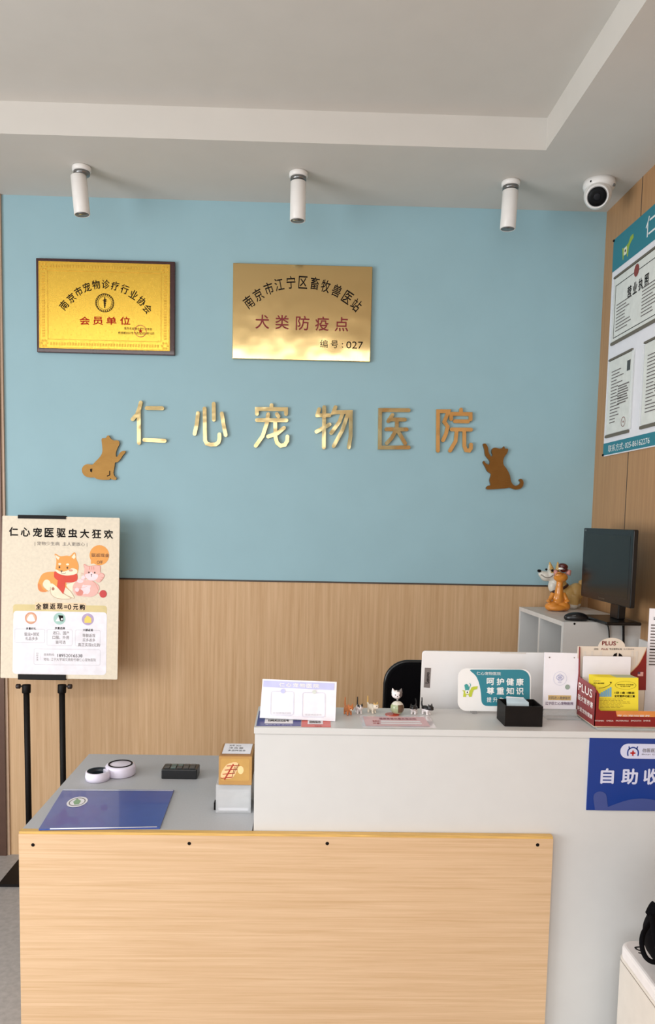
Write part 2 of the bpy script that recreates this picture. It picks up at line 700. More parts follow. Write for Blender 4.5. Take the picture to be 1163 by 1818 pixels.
struct('wall_front', bm, M_PLAIN)
TX0, TX1, TY0, TY1 = -2.7, 0.863, -2.9, 2.84
bm = bmesh.new()                                   # lower ceiling around a raised tray
box(bm, (XL, TY1, ZC), (WX + 0.1, YB, ZT + 0.1)); box(bm, (XL, FY0, ZC), (WX + 0.1, TY0, ZT + 0.1))
box(bm, (TX1, TY0, ZC), (WX + 0.1, TY1, ZT + 0.1)); box(bm, (XL, TY0, ZC), (TX0, TY1, ZT + 0.1))
box(bm, (TX0, TY0, ZT), (TX1, TY1, ZT + 0.1))
struct('ceiling', bm, M_CEIL)

# ================================================================== ON THE BACK WALL
# ---- framed gold plaque
t = thing('award_plaque', 'gold foil plaque with arched black characters on a dark maroon wooden board', 'plaque', PY(187, 630, D))
f = Face((0, D - 0.018, 0), RIGHT, UP)
a, b, c, d = f.bounds(64.5, 461, 310.5, 628)
bm = bmesh.new()
f.solid([(a, b), (c, b), (c, d), (a, d)], -0.018, 0, 0, bm)
obj('backing_board', bm, M_MAROON, t, bevel=0.003)
f = Face((0, D - 0.021, 0), RIGHT, UP)
f.view(40, 440, 3.8767)
ga, gb, gc, gd = f.bounds(112, 102, 1014, 699)
gy, gz = (gc - ga), (gd - gb)
bm = bmesh.new()
f.solid([(ga, gb), (gc, gb), (gc, gd), (ga, gd)], -0.003, 0, 0, bm)
pl = obj('gold_plate', bm, M_GOLD, t)
bm = bmesh.new()                                   # embossed border


def bar_frame(face, bm, a, b, c, d, w, h):
    for (x0, y0, x1, y1) in ((a, b, c, b + w), (a, d - w, c, d), (a, b + w, a + w, d - w), (c - w, b + w, c, d - w)):
        face.solid([(x0, y0), (x1, y0), (x1, y1), (x0, y1)], 0, h, 0, bm)


bar_frame(f, bm, ga + .002, gb + .002, gc - .002, gd - .002, .0025, .0012)
bar_frame(f, bm, ga + .036, gb + .036, gc - .036, gd - .036, .003, .0014)
for k in range(40):                                # beaded meander along the border
    x = ga + .05 + (gy - .1) * k / 39
    for zz in (gb + .019, gd - .019):
        f.solid([(x - .004, zz - .006), (x + .003, zz - .006), (x + .004, zz + .006), (x - .003, zz + .006)], 0, .0016, 0, bm)
for k in range(24):
    z = gb + .05 + (gz - .1) * k / 23
    for xx in (ga + .019, gc - .019):
        f.solid([(xx - .006, z - .004), (xx + .006, z - .003), (xx + .006, z + .004), (xx - .006, z + .003)], 0, .0016, 0, bm)
for sx in (ga + .021, gc - .021):
    for sz in (gb + .021, gd - .021):
        for k in range(6):
            an = k * pi / 3
            f.solid([(sx + .012 * cos(an) + .005 * cos(q * pi / 4), sz + .012 * sin(an) + .005 * sin(q * pi / 4)) for q in range(8)], 0, .002, 0, bm)
obj('embossed_border', bm, M_GOLDB, pl)
p = Face((0, D - 0.0215, 0), RIGHT, UP).view(40, 440, 3.8767)
arc = [(285, 395, 50), (335, 345, 40), (385, 300, 30), (442, 271, 20), (506, 253, 10), (572, 250, 0), (637, 262, -9), (703, 285, -19), (765, 322, -30), (820, 367, -40), (860, 420, -48)]
for ch, (x, y, r) in zip('南京市宠物诊疗行业协会', arc):
    p.text(ch, x - 27, y - 31, x + 27, y + 31, M_INK, 2, 0.012, radians(r))
p.ering(566, 379, 65, 65, 4, M_INK, 2)
p.ering(566, 379, 47, 47, 2, M_INK, 2)
for k in range(26):
    an = 2 * pi * k / 26
    p.rect(566 + 56 * cos(an) - 3, 379 + 56 * sin(an) - 5, 566 + 56 * cos(an) + 3, 379 + 56 * sin(an) + 5, M_INK, 2)
p.line([(566, 342), (566, 412)], 7, M_INK, 2)
for k in range(4):
    p.poly([(566, 352 + k * 13), (550 + k * 3, 362 + k * 12), (566, 366 + k * 12), (583 - k * 3, 358 + k * 12)], M_INK, 3 + k * .3)
for ch, x in zip('会员单位', (428, 519, 611, 706)):
    p.text(ch, x - 35, 474, x + 35, 530, M_INKR, 2, 0.02)
p.text('南京市宠物诊疗行业协会', 700, 548, 892, 566, M_INK, 2)
p.text('有效期2021年10月至2024年10月', 658, 577, 905, 597, M_INK, 2)
p.ering(812, 573, 42, 42, 4, mat('seal_red', '#C0583A', 0.5), 3)
p.poly([(812 + (16 if k % 2 == 0 else 7) * sin(k * pi / 5), 573 - (16 if k % 2 == 0 else 7) * cos(k * pi / 5)) for k in range(10)], M_INKR, 3)
p.done('lettering', pl)

# ---- brass plaque
t = thing('brass_plaque', 'plain brushed brass plaque, unframed, with arched black and red characters and a number', 'plaque', PY(535, 640, D))
f = Face((0, D - 0.02, 0), RIGHT, UP)
a, b, c, d = f.bounds(413, 470, 659.5, 639.5)
bm = bmesh.new()
f.solid([(a, b), (c, b), (c, d), (a, d)], -0.018, 0, 0, bm)
pl = obj('brass_plate', bm, M_GOLD2, t, bevel=0.002)
p = Face((0, D - 0.0203, 0), RIGHT, UP).view(390, 450, 3.8767)
arc = [(201, 334, 37), (265, 284, 31), (338, 241, 20), (410, 214, 12), (491, 199, 4), (574, 199, -2), (655, 205, -7), (730, 225, -14), (806, 256, -22), (880, 302, -32), (940, 355, -38)]
for ch, (x, y, r) in zip('南京市江宁区畜牧兽医站', arc):
    p.text(ch, x - 31, y - 43, x + 31, y + 43, M_INK, 2, 0.008, radians(r))
for ch, x, dy in zip('犬类防疫点', (294, 430, 571, 705, 839), (-3, 0, 6, 10, 14)):
    p.text(ch, x - 47, 424 + dy, x + 47, 522 + dy, mat('ink_crimson', '#7E0F16', 0.4, var=0.0), 2, 0.012)
p.text('编', 692, 595, 743, 648, M_INK, 2); p.text('号', 765, 600, 815, 652, M_INK, 2)
p.text(':', 841, 618, 850, 648, M_INK, 2); p.text('027', 872, 606, 987, 655, M_INK, 2)
p.done('lettering', pl)

# ---- six gold characters, each its own sign letter
V1 = (130, 690, 2.8366)
V2 = (530, 690, 2.769)
CHARS = [
    ('仁', 'leftmost', V1, [[(343, 72), (336, 100), (325, 130)], [(333, 108), (334, 275)], [(318, 138), (302, 156)], [(373, 100), (451, 101)], [(361, 260), (463, 264)]]),
    ('心', 'second from the left', V1, [[(630, 125), (624, 180), (613, 229)], [(663, 102), (666, 262), (674, 278), (692, 283), (720, 282), (733, 272), (738, 254), (738, 232)], [(709, 78), (710, 158)], [(750, 127), (758, 180), (769, 235)]]),
    ('宠', 'third from the left', V1, [[(926, 129), (926, 104), (1072, 105), (1072, 130)], [(999, 85), (999, 103)], [(926, 160), (1074, 161)], [(982, 130), (976, 175), (955, 240), (920, 289)], [(1026, 130), (1034, 142)], [(1018, 164), (1019, 245), (1027, 275), (1045, 289), (1066, 284), (1078, 265), (1079, 243)], [(1062, 199), (1030, 226), (982, 243)]]),
    ('物', 'fourth from the left', V2, [[(101, 103), (91, 134)], [(92, 133), (152, 133)], [(126, 93), (124, 290)], [(88, 213), (152, 178)], [(181, 93), (170, 120), (182, 118), (256, 117), (255, 235), (246, 290)], [(217, 120), (200, 165), (160, 220)], [(240, 130), (215, 205), (172, 284)]]),
    ('医', 'fifth from the left', V2, [[(540, 108), (400, 107), (398, 291), (540, 290)], [(460, 131), (440, 161)], [(444, 153), (521, 154)], [(430, 201), (530, 202)], [(482, 154), (481, 205)], [(479, 205), (455, 245), (432, 270)], [(484, 205), (522, 270)]]),
    ('院', 'rightmost', V2, [[(683, 306), (684, 113), (735, 113), (714, 165)], [(715, 166), (731, 188), (722, 225), (708, 255)], [(796, 105), (796, 123)], [(748, 151), (748, 126), (843, 127), (843, 153)], [(766, 162), (830, 163)], [(750, 202), (845, 203)], [(775, 206), (769, 260), (742, 306)], [(812, 206), (812, 284), (820, 304), (836, 306), (844, 295), (845, 276)]]),
]
for ch, pos, vw, strokes in CHARS:
    f = Face((0, D - 0.002, 0), RIGHT, UP).view(*vw)
    bm = bmesh.new()
    zs = []
    for k, s in enumerate(strokes):
        uv = [f.loc(*q) for q in s]
        zs += uv
        f.solid(offset_outline(uv, 0.0083, 6), 0, 0.012 + 0.0003 * k, 0, bm)
    lo = min(q.y for q in zs) - 0.0083
    cx = sum(q.x for q in zs) / len(zs)
    o = obj('wall_character', bm, M_GOLDL, None, loc=f.W((cx, lo)))
    tagt(o, f'polished gold raised wall character {ch}, {pos} of six', 'sign letter', 'gold clinic name characters')

# ---- gold animal silhouettes
DOG = [(146, 256), (156, 251), (166, 251), (174, 240), (182, 237), (192, 252), (208, 262), (222, 261), (233, 266), (236, 280), (228, 297), (219, 320), (218, 336),
       (224, 345), (240, 322), (254, 315), (265, 315), (265, 324), (252, 338), (244, 352), (228, 370), (214, 374), (211, 396), (206, 425), (212, 442), (221, 450), (217, 460),
       (198, 458), (191, 452), (184, 459), (150, 460), (124, 456), (108, 448), (84, 448), (62, 440), (50, 424), (48, 404), (58, 388), (76, 381), (98, 384), (112, 372), (140, 342), (150, 318), (149, 288)]
CAT = [(904, 276), (911, 271), (919, 274), (929, 292), (931, 312), (943, 334), (951, 327), (946, 312), (949, 298), (962, 291), (986, 296), (998, 293), (1007, 284), (1012, 295), (1027, 298),
       (1022, 318), (1006, 342), (1004, 372), (1022, 398), (1036, 428), (1042, 458), (1058, 477), (1078, 474), (1087, 461), (1080, 452), (1086, 444), (1098, 449), (1103, 464), (1098, 482), (1082, 494),
       (1058, 496), (1034, 487), (1010, 491), (930, 496), (920, 488), (928, 478), (941, 474), (936, 450), (943, 421), (926, 408), (914, 384), (903, 364), (909, 356), (918, 368), (934, 374), (936, 356), (916, 330), (911, 300)]
for nm, pts, vw, lab in (('dog_silhouette', DOG, V1, 'dull gold cutout of a sitting dog with a raised paw on the blue wall'),
                         ('cat_silhouette', CAT, V2, 'dull gold cutout of a cat reaching upward with curled tail on blue wall')):
    f = Face((0, D - 0.002, 0), RIGHT, UP).view(*vw)
    uv = catmull([f.loc(*q) for q in pts], 3, True)
    bm = bmesh.new()
    f.solid(uv, 0, 0.012, 0, bm)
    o = obj(nm, bm, M_GOLDD, None, loc=f.W((sum(q.x for q in uv) / len(uv), min(q.y for q in uv))))
    tagt(o, lab, 'wall decoration', 'gold animal silhouettes beside the clinic name')
    if nm[0] == 'd':
        g = Face((0, D - 0.0142, 0), RIGHT, UP, 0.0003).view(*vw)
        g.poly([(84, 405), (96, 402), (94, 422), (86, 418)], M_INK)
        g.line([(184, 415), (184, 435), (172, 440)], 5, M_INK)
        g.done('engraved_line', o)

# ================================================================== ON THE CEILING
spots = [(145, 296, (-0.10, 0.03), 'leftmost of three, above the framed gold plaque'),
         (530, 306, (0.0, 0.0), 'middle of three, above the plain brass plaque'),
         (907, 322, (0.025, 0.0), 'rightmost of three, near the security camera')]
for px, py, (tx, ty), lab in spots:
    c = PZ(px, py, ZC)
    t = thing('ceiling_spotlight', f'white tube spotlight hanging from the ceiling, {lab}', 'spotlight', c, 0, 'ceiling spotlights')
    bm = bmesh.new()
    lathe(bm, [(0.034, -0.0005), (0.036, -0.004), (0.036, -0.016), (0.030, -0.020)][::-1], c)
    obj('ceiling_mount', bm, M_WHITEP, t, smooth=True)
    bm = bmesh.new()
    lathe(bm, [(0.027, -0.033), (0.031, -0.030), (0.031, -0.020), (0.02, -0.019)], c)
    lathe(bm, [(0.009, -0.05), (0.009, -0.03)], c)
    obj('swivel_joint', bm, M_STEEL, t, smooth=True)
    q = Vector((-tx, -ty, -1)).normalized()
    s = c + Vector((-0.012 if tx < 0 else 0.0, 0, -0.036))
    if tx < 0:
        q = Vector((0.09, 0.0, -1)).normalized()
        s = c + Vector((-0.012, 0, -0.034))
    if tx > 0:
        q = Vector((-0.035, 0.0, -1)).normalized()
    bm = bmesh.new()
    lathe(bm, [(0.0285, 0.0), (0.0305, 0.002), (0.0305, 0.144), (0.0285, 0.146), (0.0268, 0.146), (0.0268, 0.125)], s, q)
    obj('lamp_tube', bm, M_WHITEP, t, smooth=True)
    bm = bmesh.new()
    lathe(bm, [(0.0262, 0.1455), (0.018, 0.128), (0.006, 0.122)], s, q)
    obj('reflector', bm, M_STEEL, t, smooth=True)

c = PZ(1064, 322, ZC)
t = thing('security_camera', 'white dome security camera with round black lens on ceiling corner', 'security camera', c)
bm = bmesh.new()
lathe(bm, [(0.047, -0.036), (0.057, -0.030), (0.061, -0.018), (0.060, -0.0005)], c)
obj('ceiling_base', bm, M_WHITEP, t, smooth=True)
look = (Vector((-0.42, -1, -0.60))).normalized()
bc = c + Vector((-0.008, -0.012, -0.055))
bm = bmesh.new()
ball(bm, bc, (0.052, 0.052, 0.054), seg=28)
lathe(bm, [(0.047, 0.01), (0.045, 0.036), (0.042, 0.051), (0.038, 0.052), (0.036, 0.045)], bc, look)
obj('eyeball_housing', bm, M_WHITEP, t, smooth=True)
bm = bmesh.new()
lathe(bm, [(0.0325, 0.044), (0.0345, 0.0525), (0.032, 0.0545), (0.02, 0.0555), (0.003, 0.056)], bc, look)
ln = obj('lens_cover', bm, mat('camera_glass_black', '#0B0B0D', 0.4, spec=.12), t, smooth=True)
bm = bmesh.new()
lathe(bm, [(0.014, 0.0555), (0.012, 0.0568), (0.003, 0.057)], bc, look)
obj('lens', bm, mat('lens_grey', '#1C1C20', 0.45, spec=.15), ln, smooth=True)
bm = bmesh.new()
ball(bm, c + Vector((-0.046, -0.037, -0.017)), 0.004)
obj('screw', bm, M_BLACK, t)
bm = bmesh.new()
obox(bm, c + Vector((0.038, -0.0405, -0.033)), Vector((0.0075, 0.0065, 0)), Vector((0, 0, 0.009)), Vector((0.004, -0.0045, 0.0)))
obj('maker_plate', bm, M_STEEL, t)

# ================================================================== LICENCE BOARD ON THE RIGHT WALL
DN = Vector((0, -1, 0))
BT, BB, BY0, BY1 = 2.727, 1.832, 3.255, 2.25
t = thing('licence_board', 'large teal and white notice board holding certificates on the wooden side wall', 'notice board', (WX, 2.6, BB))
bm = nbox((WX - 0.008, BY1, BB), (WX - 0.001, BY0, BT))
bd = obj('board_panel', bm, M_PAPER, t)
p = Face((WX - 0.0085, 3.367, 0), DN, UP, 0.0003)   # u = distance from the corner of the room
u0, u1 = 3.367 - BY0, 3.367 - BY1
p.fan(rrect(u0, 2.594, u1, BT, 0), M_TEAL, 1)
p.fan(rrect(u0, BB + .004, u1, 1.886, 0), M_TEAL, 1)
for k, ch in enumerate('仁心宠物医院'):
    p.text_uv(ch, .415 + k * .105, 2.625, .495 + k * .105, 2.70, M_INKW, 2, 0.006)
for (x, z, w) in ((.195, 2.632, 0), (0, 0, 0)):
    if w == 0 and x:
        g1, g2 = mat('logo_green', '#9DB53A', 0.5), mat('logo_white', '#E8E8D0', 0.5)
        p.fan([(.215, 2.612), (.222, 2.612), (.226, 2.63), (.25, 2.63), (.256, 2.612), (.264, 2.612), (.270, 2.645), (.29, 2.66), (.31, 2.668), (.306, 2.684), (.28, 2.682), (.262, 2.662), (.222, 2.656), (.205, 2.662)], g1, 2)
        p.fan(rrect(.222, 2.626, .252, 2.656, .006), g2, 3)
        p.fan(rrect(.232, 2.636, .243, 2.647, .005), M_INK, 4)
p.text_uv('联系方式: 025-86162276', .165, 1.845, .545, 1.874, M_INKW, 2, 0.004)
p.done('print', bd)
for (u, z) in ((.118, 2.722), (.115, 1.838)):
    bm = bmesh.new()
    lathe(bm, [(0.005, 0), (0.0055, 0.003), (0.003, 0.006), (0.0005, 0.0062)], (WX - 0.008, 3.367 - u, z), (-1, 0, 0), n=12)
    obj('pin', bm, M_BLACK, t, smooth=True)
certs = [('large landscape certificate with red emblem and heading in the board pocket', .15, 2.30, .66, 2.555, 1),
         ('small portrait certificate with dark photo square below the large one, left pocket', .14, 1.92, .383, 2.222, 2),
         ('small portrait certificate half cut off by the picture edge, middle pocket', .468, 1.92, .71, 2.222, 2)]
for lab, ua, va, ub, vb, kind in certs:
    g = Face((WX - 0.0085, 3.367, 0), DN, UP)
    for (x0, y0, x1, y1) in ((ua - .006, va - .014, ub - .02, va - .002), (ua - .006, vb + .002, ub - .02, vb + .010)):
        bm = bmesh.new()
        g.solid(rrect(x0, y0, x1, y1, .005), 0, .006, 0, bm)
        obj('pocket_rail', bm, mat('pocket_rail_grey', '#6E6557', 0.5), t)
    for (x0, x1, hh) in ((ub - .006, ub, .012), (ua - .008, ua - .004, .008)):
        bm = bmesh.new()
        g.solid([(x0, va - .002), (x1, va - .002), (x1, vb), (x0, vb)], 0, hh, 0, bm)
        obj('pocket_edge', bm, M_GLASS, t)
    bm = bmesh.new()
    g.solid([(ua, va), (ub - .008, va), (ub - .008, vb), (ua, vb)], .0008, .003, 0, bm)
    ct = obj('certificate', bm, mat('certificate_paper', '#E6E6E0', 0.6), None, loc=(WX - 0.01, 3.367 - (ua + ub) / 2, va))
    tagt(ct, lab, 'certificate', 'certificates in the licence board')
    q = Face((WX - 0.0118, 3.367, 0), DN, UP, 0.0003)
    if kind == 1:
        q.ring(rrect(ua + .015, va + .012, ub - .02, vb - .03, 0), rrect(ua + .018, va + .015, ub - .023, vb - .033, 0), M_INK, 1)
        q.fan([(.36 + .022 * cos(k * pi / 10), vb - .028 + .024 * sin(k * pi / 10)) for k in range(20)], mat('seal_brown_red', '#8E3B33', 0.5), 2)
        for k, ch in enumerate('营业执照'):
            q.text_uv(ch, .285 + k * .05, vb - .115, .322 + k * .05, vb - .07, M_INK, 2, 0.02)
        for k in range(9):
            q.fan(rrect(.185, va + .035 + k * .013, .185 + random.uniform(.08, .18), va + .039 + k * .013, 0), M_INKG, 2)
            q.fan(rrect(.42, va + .035 + k * .013, .42 + random.uniform(.08, .2), va + .039 + k * .013, 0), M_INKG, 2)
    else:
        q.fan(rrect(ub - .065, vb - .07, ub - .035, vb - .03, 0), mat('photo_grey', '#4A4A4A', 0.5), 2)
        for k in range(17):
            q.fan(rrect(ua + .03, vb - .05 - k * .013, ua + random.uniform(.08, .15), vb - .046 - k * .013, 0), M_INKG, 2)
        for k in range(8):
            q.fan(rrect(ua + .10, vb - .12 - k * .010, ub - random.uniform(.03, .07), vb - .115 - k * .010, 0), M_INKG, 2)
        uu, vv = ub - .075, va + .035
        for s0, s1 in ((1, .85),):
            q.ring([(uu + .02 * s0 * cos(k * pi / 12), vv + .02 * s0 * sin(k * pi / 12)) for k in range(24)],
                   [(uu + .02 * s1 * cos(k * pi / 12), vv + .02 * s1 * sin(k * pi / 12)) for k in range(24)], mat('seal_grey_red', '#8F5A52', 0.5), 2)
        q.fan(rrect(uu - .004, vv - .004, uu + .004, vv + .004, .003), mat('seal_grey_red', '#8F5A52'), 2)
    q.done('print', ct)
# ---- small socket low on the right wall
o1 = PX(1140, 1134, WX); o2 = PX(1163, 1152, WX)
bm = nbox((WX - 0.012, o1.y, o1.z), (WX - 0.0005, o1.y - 0.09, o1.z - 0.085))
so = obj('wall_socket', bm, M_WHITEP, None, loc=(WX, o1.y - .045, o1.z - .085), bevel=0.002)
tagt(so, 'white socket plate on the wooden side wall right of the white shelf unit', 'socket')

# ================================================================== EASEL AND POSTER
YP = 3.16
lean = radians(4)
up = Vector((0, sin(lean), cos(lean)))
org = PY(4, 1204, YP)
P = Face(org, RIGHT, up)
b0, b1 = PY(0, 1575, 0), None
z0 = PZ(0, 1575, 0)
t = thing('poster_easel', 'black metal floor easel with two thin poles and a flat base plate', 'easel', (-1.05, 3.19, 0))
bm = nbox((-1.222, 3.058, 0.0005), (-0.84, 3.335, 0.012))
obj('base_plate', bm, M_BLACK, t, bevel=0.002)
for px in (47.5, 110.5):
    top = P.loc(px, 1225)
    x = P.W(top).x
    bm = bmesh.new()
    tube(bm, [(x, YP + 0.006, 0.012), P.W(top, 0.004) + Vector((0, 0.0, 0.0))], 0.0125, 12)
    obj('pole', bm, M_BLACK, t, smooth=True)
    bm = bmesh.new()
    f_ = P.W(top, 0.004)
    lathe(bm, [(0.016, -0.012), (0.0175, -0.01), (0.0175, 0.022), (0.016, 0.024)], f_, up, 16)
    obj('pole_collar', bm, M_BLACK, t, smooth=True)
    kx = -1 if px < 80 else 1
    bm = bmesh.new()
    tube(bm, [f_ + Vector((kx * 0.012, 0, 0.016)), f_ + Vector((kx * 0.03, 0, 0.016))], 0.004, 8)
    lathe(bm, [(0.006, 0.018), (0.0105, 0.02), (0.0105, 0.034), (0.008, 0.036)], f_ + Vector((kx * 0.006, 0, 0.016)), (kx, 0, 0), 14)
    obj('clamp_knob', bm, mat('knob_dark', '#2A1C18', 0.4), t, smooth=True)
P.view(0, 880, 4.473)
a, b, c, d = P.bounds(152, 1418, 527, 1448)
bm = bmesh.new()
pv0 = P.bounds(15, 168, 944, 1452)[1]
pv1 = P.bounds(15, 168, 944, 1452)[3]
b = min(b, pv0 - .005)
for (v0, v1, h0, h1) in ((b, d, .0065, .014), (b, d, -.011, -.0045), (b, pv0 - .0005, -.0045, .0065)):
    P.solid([(a, v0), (c, v0), (c, v1), (a, v1)], h0, h1, 0, bm)
obj('lower_clamp', bm, M_BLACK, t)
a2, b2, c2, d2 = P.bounds(149, 157, 528, 185)
bm = bmesh.new()
d2 = max(d2, pv1 + .004)
for (v0, v1, h0, h1) in ((b2, d2, .0065, .011), (b2, d2, -.008, -.0045), (pv1 + .0005, d2, -.0045, .0065)):
    P.solid([(a2, v0), (c2, v0), (c2, v1), (a2, v1)], h0, h1, 0, bm)
obj('upper_clamp', bm, M_BLACK, t)
bm = bmesh.new()
xm = (a2 + c2) / 2
for s in (-1, 1):
    P.solid([(xm + s * .062 - .007, b + .005), (xm + s * .062 + .007, b + .005), (xm + s * .062 + .007, d2 - .002), (xm + s * .062 - .007, d2 - .002)], -0.020, -0.0112, 0, bm)
obj('back_rail', bm, M_BLACK, t)
# the poster board
pu0, pv0, pu1, pv1 = P.bounds(15, 1452, 944, 168)
bm = bmesh.new()
P.solid(rrect(pu0, pv0, pu1, pv1, .004), -0.004, 0.006, 0, bm)
po = obj('poster_board', bm, mat('poster_cream', '#E8DBC6', 0.6, var=0.05, scale=90, spec=.2), None, loc=P.W(((pu0 + pu1) / 2, pv0)))
tagt(po, 'cream printed poster with a dog and cat drawing clamped on a black easel', 'poster')
p = Face(P.W((0, 0), 0.0062), RIGHT, up, 0.00025)
p.view(0, 880, 4.473)
for ch, x, y in zip('仁心宠医驱虫大狂欢', (108, 202, 297, 391, 485, 578, 672, 767, 861), (286, 289, 291, 294, 296, 299, 302, 304, 307)):
    p.text(ch, x - 37, y - 37, x + 37, y + 36, M_INK, 2, 0.034)
p.text('| 宠物少生病  主人更放心 |', 276, 367, 692, 402, M_INKG, 2)
oc = mat('art_orange', '#EDA14E', 0.6, var=0.03); oc2 = mat('art_orange_deep', '#E58A4A', 0.6, var=0.03); cr = mat('art_cream', '#F7E8CC', 0.6); rd = mat('art_red', '#DB4530', 0.6)
pk = mat('art_pink', '#EFB9AE', 0.6); pk2 = mat('art_pink_light', '#F8DCE0', 0.6); pk3 = mat('art_pink_deep', '#DF8A7C', 0.6); dk = mat('art_brown', '#4A2D22', 0.6); bl = mat('art_ball_red', '#C9403F', 0.6)
S = lambda x, y: (60 * 4.473 + x * 4.473 / 7.2688, (960 - 880) * 4.473 + y * 4.473 / 7.2688)   # crop of the drawing
SP = lambda pts: [S(*q) for q in pts]
p.ell(*S(846, 187), 78, 80, oc, 1)
p.poly(SP([(738, 240), (735, 300), (800, 290)]), oc, 1.2)
p.text('驱返现金', *S(742, 163), *S(975, 212), mat('ink_brown', '#6A4028', 0.6), 3, 0.01)
p.text('OFF', *S(815, 258), *S(890, 298), mat('ink_brown', '#6A4028', 0.6), 3, 0.01)
# dog
p.poly(SP([(50, 570), (60, 530), (95, 450), (150, 410), (250, 400), (330, 410), (400, 520), (480, 640), (380, 640), (280, 600), (190, 650), (100, 660), (60, 630)]), oc, 1, True)
p.poly(SP([(52, 560), (62, 630), (110, 662), (165, 655), (110, 620), (85, 560)]), oc2, 1.5, True)
p.poly(SP([(115, 560), (140, 510), (185, 505), (215, 540), (225, 620), (190, 648), (125, 600)]), cr, 2, True)
p.poly(SP([(195, 590), (230, 550), (290, 590), (380, 680), (480, 745), (380, 752), (280, 735), (215, 680)]), cr, 2.4, True)
p.poly(SP([(375, 620), (420, 605), (480, 660), (522, 740), (480, 735), (400, 690), (370, 660)]), cr, 2.6, True)
p.poly(SP([(420, 570), (520, 530), (530, 560), (500, 645), (470, 640)]), cr, 2.2, True)
p.ell(*S(250, 620), 11, 13, mat('art_paw', '#B0705A', 0.6), 3)
p.poly(SP([(290, 240), (270, 180), (285, 168), (340, 200), (420, 192), (470, 195), (515, 152), (540, 165), (550, 240), (577, 310), (572, 390), (540, 440), (420, 450), (330, 425), (282, 390), (290, 300)]), oc, 3, True)
p.poly(SP([(278, 182), (335, 215), (318, 248), (285, 215)]), cr, 3.5)
p.poly(SP([(525, 165), (541, 210), (520, 238), (488, 212)]), cr, 3.5)
p.poly(SP([(284, 370), (310, 380), (355, 400), (430, 385), (500, 355), (560, 380), (545, 430), (440, 450), (340, 432), (286, 395)]), cr, 3.6, True)
for q in ((332, 342), (434, 348)):
    p.ell(*S(*q), 6.5, 9, dk, 4)
for q in ((335, 300), (437, 305)):
    p.ell(*S(*q), 12, 8, cr, 3.8)
p.poly(SP([(342, 382), (376, 386), (358, 408)]), dk, 4.2)
p.ell(*S(478, 383), 17, 9, mat('art_blush', '#D99C88', 0.6), 4)
p.line(SP([(358, 408), (360, 420), (400, 425), (412, 412)]), 2.5, dk, 4, True)
p.poly(SP([(275, 395), (330, 430), (420, 450), (510, 440), (558, 430), (555, 515), (450, 540), (340, 525), (270, 480), (262, 430)]), rd, 5, True)
p.poly(SP([(310, 515), (405, 530), (405, 610), (380, 690), (340, 640), (300, 590)]), rd, 4.6)
# cat
p.poly(SP([(510, 570), (560, 520), (620, 500), (700, 520), (780, 570), (830, 620), (820, 680), (760, 720), (690, 722), (600, 715), (540, 700), (505, 640)]), pk, 5.2, True)
p.poly(SP([(620, 600), (660, 540), (740, 560), (700, 660), (640, 690), (600, 660)]), pk2, 5.4, True)
p.ell(*S(600, 520), 25, 16, pk2, 5.5); p.ell(*S(560, 630), 16, 18, pk2, 5.6)
p.poly(SP([(640, 570), (680, 510), (760, 520), (840, 580), (835, 640), (760, 580)]), pk, 5.6, True)
p.poly(SP([(830, 440), (870, 415), (905, 430), (910, 465), (870, 520), (830, 540), (800, 510)]), pk, 5.5, True)
p.poly(SP([(655, 350), (648, 310), (665, 302), (710, 330), (790, 325), (840, 318), (862, 330), (860, 390), (868, 440), (840, 490), (770, 520), (690, 500), (650, 450)]), pk, 6, True)
p.poly(SP([(660, 440), (720, 420), (745, 400), (770, 425), (830, 440), (815, 490), (770, 515), (700, 500)]), pk2, 6.3, True)
for k in (720, 748, 775):
    p.line(SP([(k, 335), (k + 2, 370)]), 5, pk3, 6.6)
for q in ((712, 410), (788, 413)):
    p.ell(*S(*q), 6, 7, dk, 6.8)
p.line(SP([(745, 432), (745, 462)]), 4, dk, 6.8); p.poly(SP([(735, 432), (757, 432), (746, 446)]), dk, 6.9)
p.line(SP([(510, 600), (600, 610), (690, 590)]), 2, pk3, 6, True); p.line(SP([(655, 480), (740, 510), (800, 560), (835, 640)]), 3, pk3, 6.1, True)
p.line(SP([(820, 670), (860, 690)]), 3, pk3, 6)
p.ell(*S(895, 686), 29, 30, bl, 6)
ln = mat('art_line', '#C9A88C', 0.6)
p.line(SP([(215, 600), (220, 680), (280, 735), (380, 752), (480, 745), (440, 715), (380, 680)]), 4, ln, 3.2, True)
p.line(SP([(370, 655), (420, 700), (522, 742), (480, 660), (420, 606)]), 4, ln, 3.3, True)
p.line(SP([(115, 565), (130, 600), (190, 648), (222, 625)]), 3, ln, 3.1, True)
p.line(SP([(420, 560), (520, 530)]), 3, ln, 3.1)
p.poly(SP([(540, 640), (600, 625), (640, 660), (620, 705), (560, 700)]), pk3, 5.5, True)
p.poly(SP([(640, 640), (700, 600), (730, 640), (690, 690)]), pk2, 5.7, True)
p.poly(SP([(612, 480), (640, 445), (665, 470), (655, 505), (625, 505)]), pk2, 6.4, True)
p.line(SP([(615, 500), (640, 505), (660, 480)]), 2.5, pk3, 6.5, True)
for q0_, q1_ in (((870, 470), (895, 480)), ((855, 500), (880, 508)), ((640, 425), (612, 418)), ((640, 440), (612, 442))):
    p.line(SP([q0_, q1_]), 2.5, pk3, 7)
p.line(SP([(655, 350), (648, 305), (705, 330), (845, 320), (858, 400)]), 2.5, pk3, 7, True)
p.line(SP([(830, 445), (870, 420), (908, 440), (905, 470), (860, 530)]), 2.5, pk3, 7, True)
